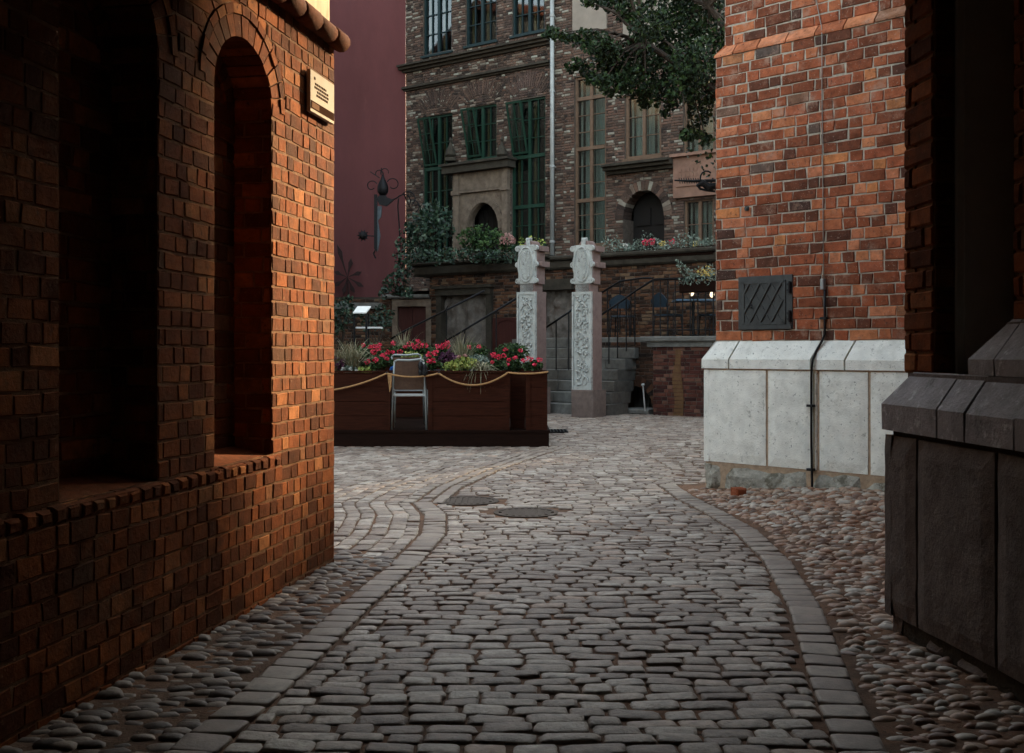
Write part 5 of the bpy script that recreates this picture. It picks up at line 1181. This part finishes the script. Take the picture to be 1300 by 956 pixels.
for i in range(10):
    a = i*math.pi/5; mb.tube([q(461, 299), q(461+8*math.cos(a), 299+8*math.sin(a))], [.05, .006], 5)
mb.tube([q(466, 299), q(476, 300)], .014, 5); mb.build('spiked_ball', [M['iron']], isg)
mb = MB(); mb.tube([q(477, 316), q(474, 322), q(477, 328)], .02, 5); mb.build('tip', [M['iron']], isg)
# leafy iron star low on the wall
sp = thing('iron_leaf_ornament', 'faint dark star shaped spray of iron leaves low on the wine red wall', 'ornament', q(440, 350, 30.6))
mb = MB()
M['rust'] = mat('dull_rusty_iron', (.022, .011, .010), .8, .2, 10, .2, 40)
FRR = Frame(0, 30.6, 1, 0, 1)
if FRR.n[1] > 0: FRR = Frame(0, 30.6, 1, 0, -1)
def q3(px, py): return P(px, py, 30.6)
for (x, y_) in ((428, 310), (446, 328), (459, 345), (462, 364), (450, 372), (436, 374), (424, 364), (424, 345)):
    cx_, cy_ = 441, 352; dx, dy = x-cx_, y_-cy_; l = math.hypot(dx, dy); nx, ny = -dy/l, dx/l
    L_ = [(cx_, cy_), (cx_+dx*.5+nx*1.2, cy_+dy*.5+ny*1.2), (cx_+dx*.75+nx*3.4, cy_+dy*.75+ny*3.4), (x, y_), (cx_+dx*.75-nx*2.4, cy_+dy*.75-ny*2.4), (cx_+dx*.5-nx*1.2, cy_+dy*.5-ny*1.2)]
    mb.prism(FRR, [(q3(a, b)[0], q3(a, b)[2]) for a, b in L_], -.03, .03)
mb.build('leaves', [M['rust']], sp)
mb = MB(); mb.tube([q3(441, 352), q3(443, 384), q3(444, 400)], .02, 6); mb.build('stem', [M['rust']], sp)

# menu stand
ms = thing('menu_stand', 'black menu stand with a tilted white board behind the left flowers', 'menu stand', (*P(460, 0, 18)[:2], 0))
def q(px, py, D=18.0): return P(px, py, D)
mb = MB(); mb.hexa([q(448, 398, 17.9), q(465, 398, 17.9), q(471, 390, 18.2), q(454, 390, 18.2), q(448, 396.6, 17.9), q(465, 396.6, 17.9), q(471, 388.6, 18.2), q(454, 388.6, 18.2)]); mb.build('board', [M['board_white']], ms)
for px, D in ((450, 17.95), (465, 17.95), (468, 18.25)): mb = MB(); a = q(px, 398, D); mb.tube([(a[0], a[1], 0), a], .018, 6); mb.build('post', [M['iron']], ms)
mb = MB(); mb.box(q(451, 0)[0], q(484, 0)[0], 17.96, 18.2, q(0, 417)[2], q(0, 415)[2]); mb.build('shelf', [M['board_white']], ms)

# ------------------------------------------------------------------ PLANTER TERRACE
DY = 14.2; ZD = .222
def dx(px, D=DY): return (px-CX)/FPX*D
dk2 = thing('wooden_deck', 'low dark timber deck carrying the planters and chairs', 'deck', (-1.5, DY, 0))
mb = MB(); mb.box(-5, dx(697), DY, DY+.03, .0, ZD-.03); mb.box(-5, dx(697)-.0, DY+.03, DY+3.6, .02, ZD-.03); mb.build('fascia', [M['wood_dark']], dk2)
mb = MB(); y_ = DY-.012
while y_ < DY+3.6: mb.box(-5, dx(697)+.012, y_, y_+.11, ZD-.028, ZD+U(-.001, .001)); y_ += .118
mb.build('deck_boards', [M['wood_dark']], dk2)
def planter(name, x0, x1, y0, y1, z1, label):
    t = thing(name, label, 'planter', ((x0+x1)/2, (y0+y1)/2, ZD)); n = 4; h = (z1-ZD)/n
    m = MB()
    for i in range(n):
        za, zb = ZD+i*h+.002, ZD+(i+1)*h-.004
        m.box(x0+.05, x1-.05, y0+.008, y0+.03, za, zb); m.box(x0+.008, x0+.03, y0+.05, y1-.05, za, zb); m.box(x1-.03, x1-.008, y0+.05, y1-.05, za, zb); m.box(x0+.05, x1-.05, y1-.03, y1-.008, za, zb)
    m.build('boards', [M['wood']], t)
    m = MB()
    for a, b in ((x0, y0), (x1-.06, y0), (x0, y1-.06), (x1-.06, y1-.06)): m.box(a, a+.06, b, b+.06, ZD, z1)
    m.build('corner_posts', [M['wood']], t)
    m = MB(); m.box(x0-.01, x1+.01, y0-.012, y0+.035, z1+.001, z1+.022); m.box(x0-.01, x1+.01, y1-.035, y1+.012, z1+.001, z1+.022); m.build('rim', [M['wood']], t)
    m = MB(); m.box(x0+.035, x1-.035, y0+.036, y1-.036, z1-.12, z1-.04); m.build('soil', [M['soil']], t)
PZ = .965
planter('wooden_planter', -4.2, dx(495), DY+.03, DY+.5, PZ, 'dark wooden planter of flowers left of the pale chair')
planter('wooden_planter', dx(543), dx(647), DY+.03, DY+.5, PZ, 'dark wooden planter right of the chair with a rope draped across it')
planter('wooden_planter', dx(667.5), dx(695), DY+.03, DY+.5, PZ, 'narrow wooden planter at the right end of the deck')
planter('wooden_planter', dx(647)+.01, dx(667.5)-.01, DY+.30, DY+.62, PZ-.02, 'shadowed wooden planter set back between the two front ones')
planter('wooden_planter', dx(455, 17.2), dx(688, 17.2), 17.0, 17.45, 1.02, 'long wooden planter at the back of the deck full of flowers')
# chair
def deck_chair(loc, rz, label, grp='aluminium chairs on the deck', sc=1.0):
    t = thing('aluminium_chair', label, 'chair', loc, grp); c, s = math.cos(rz), math.sin(rz)
    def w(x, y_, z): return (loc[0]+(x*c-y_*s)*sc, loc[1]+(x*s+y_*c)*sc, loc[2]+z*sc)
    # back toward -y
    for sx in (-1, 1):
        m = MB(); m.tube([w(sx*.225, -.24, 0), w(sx*.215, -.22, .42), w(sx*.20, -.25, .66), w(sx*.185, -.30, .885)], .014, 8); m.build('leg', [M['alu']], t, smooth=True)
        m = MB(); m.tube([w(sx*.22, .22, 0), w(sx*.215, .21, .43)], .013, 8); m.build('leg', [M['alu']], t, smooth=True)
    m = MB(); m.tube([w(-.185, -.30, .885), w(-.15, -.31, .905), w(0, -.315, .90), w(.15, -.31, .915), w(.19, -.30, .89)], .014, 8); m.tube([w(-.21, -.22, .42), w(-.21, .21, .43)], .012, 6); m.tube([w(.21, -.22, .42), w(.21, .21, .43)], .012, 6); m.tube([w(-.21, .21, .43), w(.21, .21, .43)], .012, 6); m.build('frame', [M['alu']], t, smooth=True)
    m = MB(); k = 8
    for i in range(k):
        a, b = -.19+.38*i/k, -.19+.38*(i+1)/k; f = lambda x: .02*(1-(x/.19)**2)
        m.hexa([w(a, -.235-f(a), .52), w(b, -.235-f(b), .52), w(b, -.225-f(b), .52), w(a, -.225-f(a), .52), w(a, -.30-f(a), .875), w(b, -.30-f(b), .875), w(b, -.29-f(b), .875), w(a, -.29-f(a), .875)])
    m.build('backrest', [M['sling']], t, smooth=False)
    m = MB()
    for i in range(6): m.hexa([w(-.21, -.21+i*.07, .435), w(.21, -.21+i*.07, .435), w(.21, -.152+i*.07, .435), w(-.21, -.152+i*.07, .435), w(-.21, -.21+i*.07, .452), w(.21, -.21+i*.07, .452), w(.21, -.152+i*.07, .452), w(-.21, -.152+i*.07, .452)])
    m.build('seat', [M['seat_grey']], t)
deck_chair((dx(520, 14.5), 14.52, ZD), .06, 'pale metal chair with brown fabric back in the gap between the planters')
deck_chair((dx(519, 15.5), 15.55, ZD), -.03, 'second pale metal chair standing just behind the brown backed one', sc=1.07)
table((dx(575, 16.1), 16.1, ZD), 'dark cafe table hidden among the planters behind the chairs', M['dark_blue'], .7)
mb = MB(); c = P(499, 469, 14.9); mb.ellip((c[0], c[1], c[2]), .045, .04, .055, 8, 6, rough=.08); mb.ellip((c[0]+.01, c[1]+.02, c[2]-.03), .05, .04, .05, 8, 6, rough=.08)
tag(mb.build('folded_cloth', [M['blue']], origin=c), 'bright blue folded cloth beside the brown chair back', 'cloth')
mb = MB(); c = P(536, 468, 14.17)
for i in range(6): mb.ellip((c[0]+U(-.04, .04), c[1]+U(-.02, .02), c[2]+U(-.05, .05)), .035, .02, .05, 8, 6, rough=.1)
tag(mb.build('dark_cloth', [M['cable']], origin=c), 'small dark cloth slung over the right corner of the chair back', 'cloth')
# rope
rp = thing('hemp_rope', 'tan rope draped in loops along the front of the planters', 'rope', P(495, 475, DY-.03))
def q(px, py): return P(px, py, DY-.02)
key = [((400, 497), (491, 474), 5), ((491, 474), (557, 474), 4.5), ((557, 474), (645, 473), 15.5), ((645, 473), (696, 472), 2)]
mb = MB()
for (a, b, sag) in key:
    mb.tube([q(a[0]+(b[0]-a[0])*i/18, a[1]+(b[1]-a[1])*i/18+sag*4*(i/18)*(1-i/18)) for i in range(19)], .0115, 8)
mb.build('strand', [M['rope']], rp, smooth=True)
mb = MB()
for k in range(9): mb.tube([q(492+k*.6, 474), q(493.5+k*.5+U(-1, 1), 484), q(494+k*.3+U(-1.5, 1.5), 494+U(-3, 4))], .005, 5)
mb.build('frayed_end', [M['rope']], rp)
for px in (491, 557, 645, 695.5): mb = MB(); c = q(px, 473.5); mb.ellip((c[0], c[1]+.004, c[2]), .016, .016, .016, 8, 6); mb.build('hook', [M['iron']], rp, smooth=True)

# plants in the planters: each plant its own thing
def geranium(px, py, D, r_, blooms, label, mleaf='flowerleaf', petal='petal_red', base=None):
    c = P(px, py, D); t = thing('flowering_plant', label, 'plant', (c[0], c[1], base or PZ-.05), 'plants in the wooden planters')
    c = (c[0], c[1], c[2]-.02); leafmesh('foliage', M[mleaf], t, blob(c, (r_*1.05, r_*.8, r_*.6), int(r_*r_*13000)+50, 1, .1), .042, aspect=.85)
    m = MB(); zb_ = base or PZ-.05
    for k in range(4): m.tube([(c[0]+U(-.02, .02), c[1], zb_), (c[0]+U(-.7, .7)*r_, c[1]+U(-.5, .5)*r_, c[2]+U(0, .5)*r_)], .004, 5)
    for (bx, by, br) in blooms:
        b = P(bx, by, D-r_*.7); m.tube([(c[0], c[1], base or PZ-.05), ((c[0]+b[0])/2, (c[1]+b[1])/2, (c[2]+b[2])/2), b], .005, 5)
        pet = br/FPX*D*.78; o = leafmesh('bloom', M[petal], t, blob((b[0]+U(-.02, .02), b[1], b[2]+U(-.02, .03)), (pet, pet, pet*.8), 34, 1, .4), .024, aspect=1.0)
    m.build('stems', [M['flowerleaf']], t)
def grasst(px, py, D, h, n, spread, label, m='grassblade', base=None, droop=.6):
    c = P(px, py, D); zb = base or PZ-.06; t = thing('ornamental_grass', label, 'grass', (c[0], c[1], zb), 'plants in the wooden planters'); mb = MB()
    for _ in range(int(n*1.3)):
        a = U(0, 6.283); l = h*1.55*U(.5, 1.1); sp_ = spread*U(.2, 1); dr = droop*U(.3, 1)*l
        p = []
        for k in range(6):
            s_ = k/5; p.append(Vector((c[0]+U(-.01, .01)+math.cos(a)*sp_*s_**1.3, c[1]+math.sin(a)*sp_*s_**1.3*.7, zb+l*s_-dr*s_**3)))
        side = Vector((-math.sin(a), math.cos(a), .3)).normalized(); n0 = len(mb.v); tt = random.random()
        for k, v_ in enumerate(p): w_ = .0085*(1-k/5.6); mb.v += [tuple(v_-side*w_), tuple(v_+side*w_)]
        for k in range(5): mb.face([n0+2*k, n0+2*k+1, n0+2*k+3, n0+2*k+2], tt)
    mb.build('blades', [M[m]], t)
grasst(447, 452, 14.45, .40, 190, .42, 'tuft of pale dry looking grass at the left end of the planters')
grasst(425, 452, 14.4, .36, 120, .35, 'pale grass tuft touching the brick corner')
geranium(431, 461, 14.4, .10, [(427, 455, 5), (433, 460, 5), (429, 465, 4)], 'purple leaved plant touching the brick corner', 'purple', 'purple')
geranium(443, 467, 14.4, .10, [(437, 470, 3), (446, 469, 3), (452, 471, 2.5)], 'small grey white flowered plant below the left grass tuft', 'greygreen', 'petal_white')
geranium(462, 469, 14.4, .10, [], 'yellow green trailing plant left of the chair', 'lime')
geranium(472, 461, 14.5, .15, [(475, 448, 6), (482, 445, 5), (468, 458, 5), (478, 459, 5), (470, 441, 4), (486, 453, 4)], 'red geranium left of the chair above the rope')
geranium(487, 458, 14.7, .14, [(490, 450, 5), (493, 455, 4), (481, 440, 4.5)], 'red geranium nearest the left side of the chair')
geranium(505, 448, 16.9, .22, [(500, 438, 5), (509, 446, 6), (498, 447, 4), (514, 441, 4)], 'crimson geranium behind the chair on its left', base=.95)
grasst(513, 442, 17.1, .52, 110, .36, 'brownish grass tuft rising behind the chair', base=.95)
geranium(530, 442, 16.9, .22, [(522, 439, 6), (531, 440, 7), (538, 440, 6), (530, 434, 4.5), (526, 440, 4)], 'bright pink geranium directly behind the chair back', base=.95)
geranium(522, 452, 16.6, .16, [], 'lime green plant low behind the chair back', 'lime', base=.95)
geranium(549, 460, 14.5, .13, [(546, 449, 6), (552, 450, 6), (544, 457, 5), (549, 459, 6)], 'coral pink geranium at the right shoulder of the chair')
geranium(560, 448, 15.4, .20, [(556, 439, 5), (563, 437, 6), (569, 440, 6), (566, 434, 5), (560, 442, 4)], 'deep red salvia behind the chair on its right')
geranium(568, 452, 14.8, .13, [(565, 450, 4), (570, 446, 4)], 'purple leaved plant between the red and yellow ones', 'purple', 'purple')
geranium(573, 463, 14.4, .11, [], 'pale yellow leaved plant right of the chair', 'lime')
grasst(585, 452, 15.0, .44, 130, .30, 'upright brown grass tuft right of the chair', droop=.35)
geranium(590, 460, 14.6, .17, [(583, 455, 3), (592, 452, 3)], 'yellow green bushy plant in the middle of the roped planter', 'lime', 'petal_pink')
grasst(611, 462, 14.35, .26, 130, .33, 'arching grass spilling over the rope on the right planter', droop=1.6)
geranium(607, 457, 14.9, .17, [], 'grey green plant above the spilling grass', 'greygreen')
geranium(630, 463, 14.5, .14, [(624, 450, 5), (631, 456, 6), (638, 452, 5), (627, 461, 3)], 'pink geranium at the right part of the roped planter')
geranium(650, 463, 14.75, .14, [(648, 455, 3.5), (653, 453, 4), (646, 462, 3)], 'small red flowered plant over the shadowed planter')
geranium(676, 463, 14.5, .14, [(665, 459, 4), (674, 455, 6), (684, 458, 5.5), (680, 462, 3)], 'pink geranium at the far right end of the planters')
geranium(650, 446, 16.9, .26, [(640, 444, 4), (662, 446, 4)], 'green leafy plant in the back planter below the left pillar', base=.95)
geranium(600, 446, 16.9, .25, [(596, 440, 4), (610, 442, 4)], 'green leafy plant in the back planter behind the rope', base=.95)
geranium(470, 444, 16.9, .22, [(462, 438, 4), (476, 440, 4)], 'green leafy plant in the back planter below the menu stand', base=.95)

# ------------------------------------------------------------------ LIGHT
import os
AZ, EL = 34.0, 19.0        # sun bearing from +Y toward +X, elevation
w = bpy.data.worlds.new('World'); S.world = w; w.use_nodes = True; nt = w.node_tree
bg = nt.nodes['Background']; sky = nt.nodes.new('ShaderNodeTexSky'); sky.sky_type = 'NISHITA'; sky.sun_disc = False
sky.sun_elevation = R(EL); sky.sun_rotation = R(AZ); sky.air_density = 1.0; sky.dust_density = 2.5; sky.ozone_density = 1.0
hs_ = nt.nodes.new('ShaderNodeHueSaturation'); hs_.inputs['Saturation'].default_value = .5; nt.links.new(sky.outputs[0], hs_.inputs['Color']); mx_ = nt.nodes.new('ShaderNodeMix'); mx_.data_type = 'RGBA'; mx_.blend_type = 'MULTIPLY'; mx_.inputs['Factor'].default_value = 1; mx_.inputs['B'].default_value = (.95, 1, .95, 1)
nt.links.new(hs_.outputs[0], mx_.inputs['A']); nt.links.new(mx_.outputs['Result'], bg.inputs[0]); bg.inputs[1].default_value = .15
sl = bpy.data.lights.new('sun', 'SUN'); so = bpy.data.objects.new('sun', sl); COL.objects.link(so)
d = Vector((math.sin(R(AZ))*math.cos(R(EL)), math.cos(R(AZ))*math.cos(R(EL)), math.sin(R(EL))))
so.rotation_euler = d.to_track_quat('Z', 'Y').to_euler(); so.location = (6, 12, 12)
sl.energy = 3.2; sl.angle = R(3.5); sl.color = (1, .70, .40)
S.view_settings.view_transform = 'Standard'; S.view_settings.look = 'None'; S.view_settings.exposure = 3.05; S.view_settings.gamma = 1
S.view_settings.use_curve_mapping = False
S.render.engine = 'CYCLES'
S.cycles.max_bounces = 6
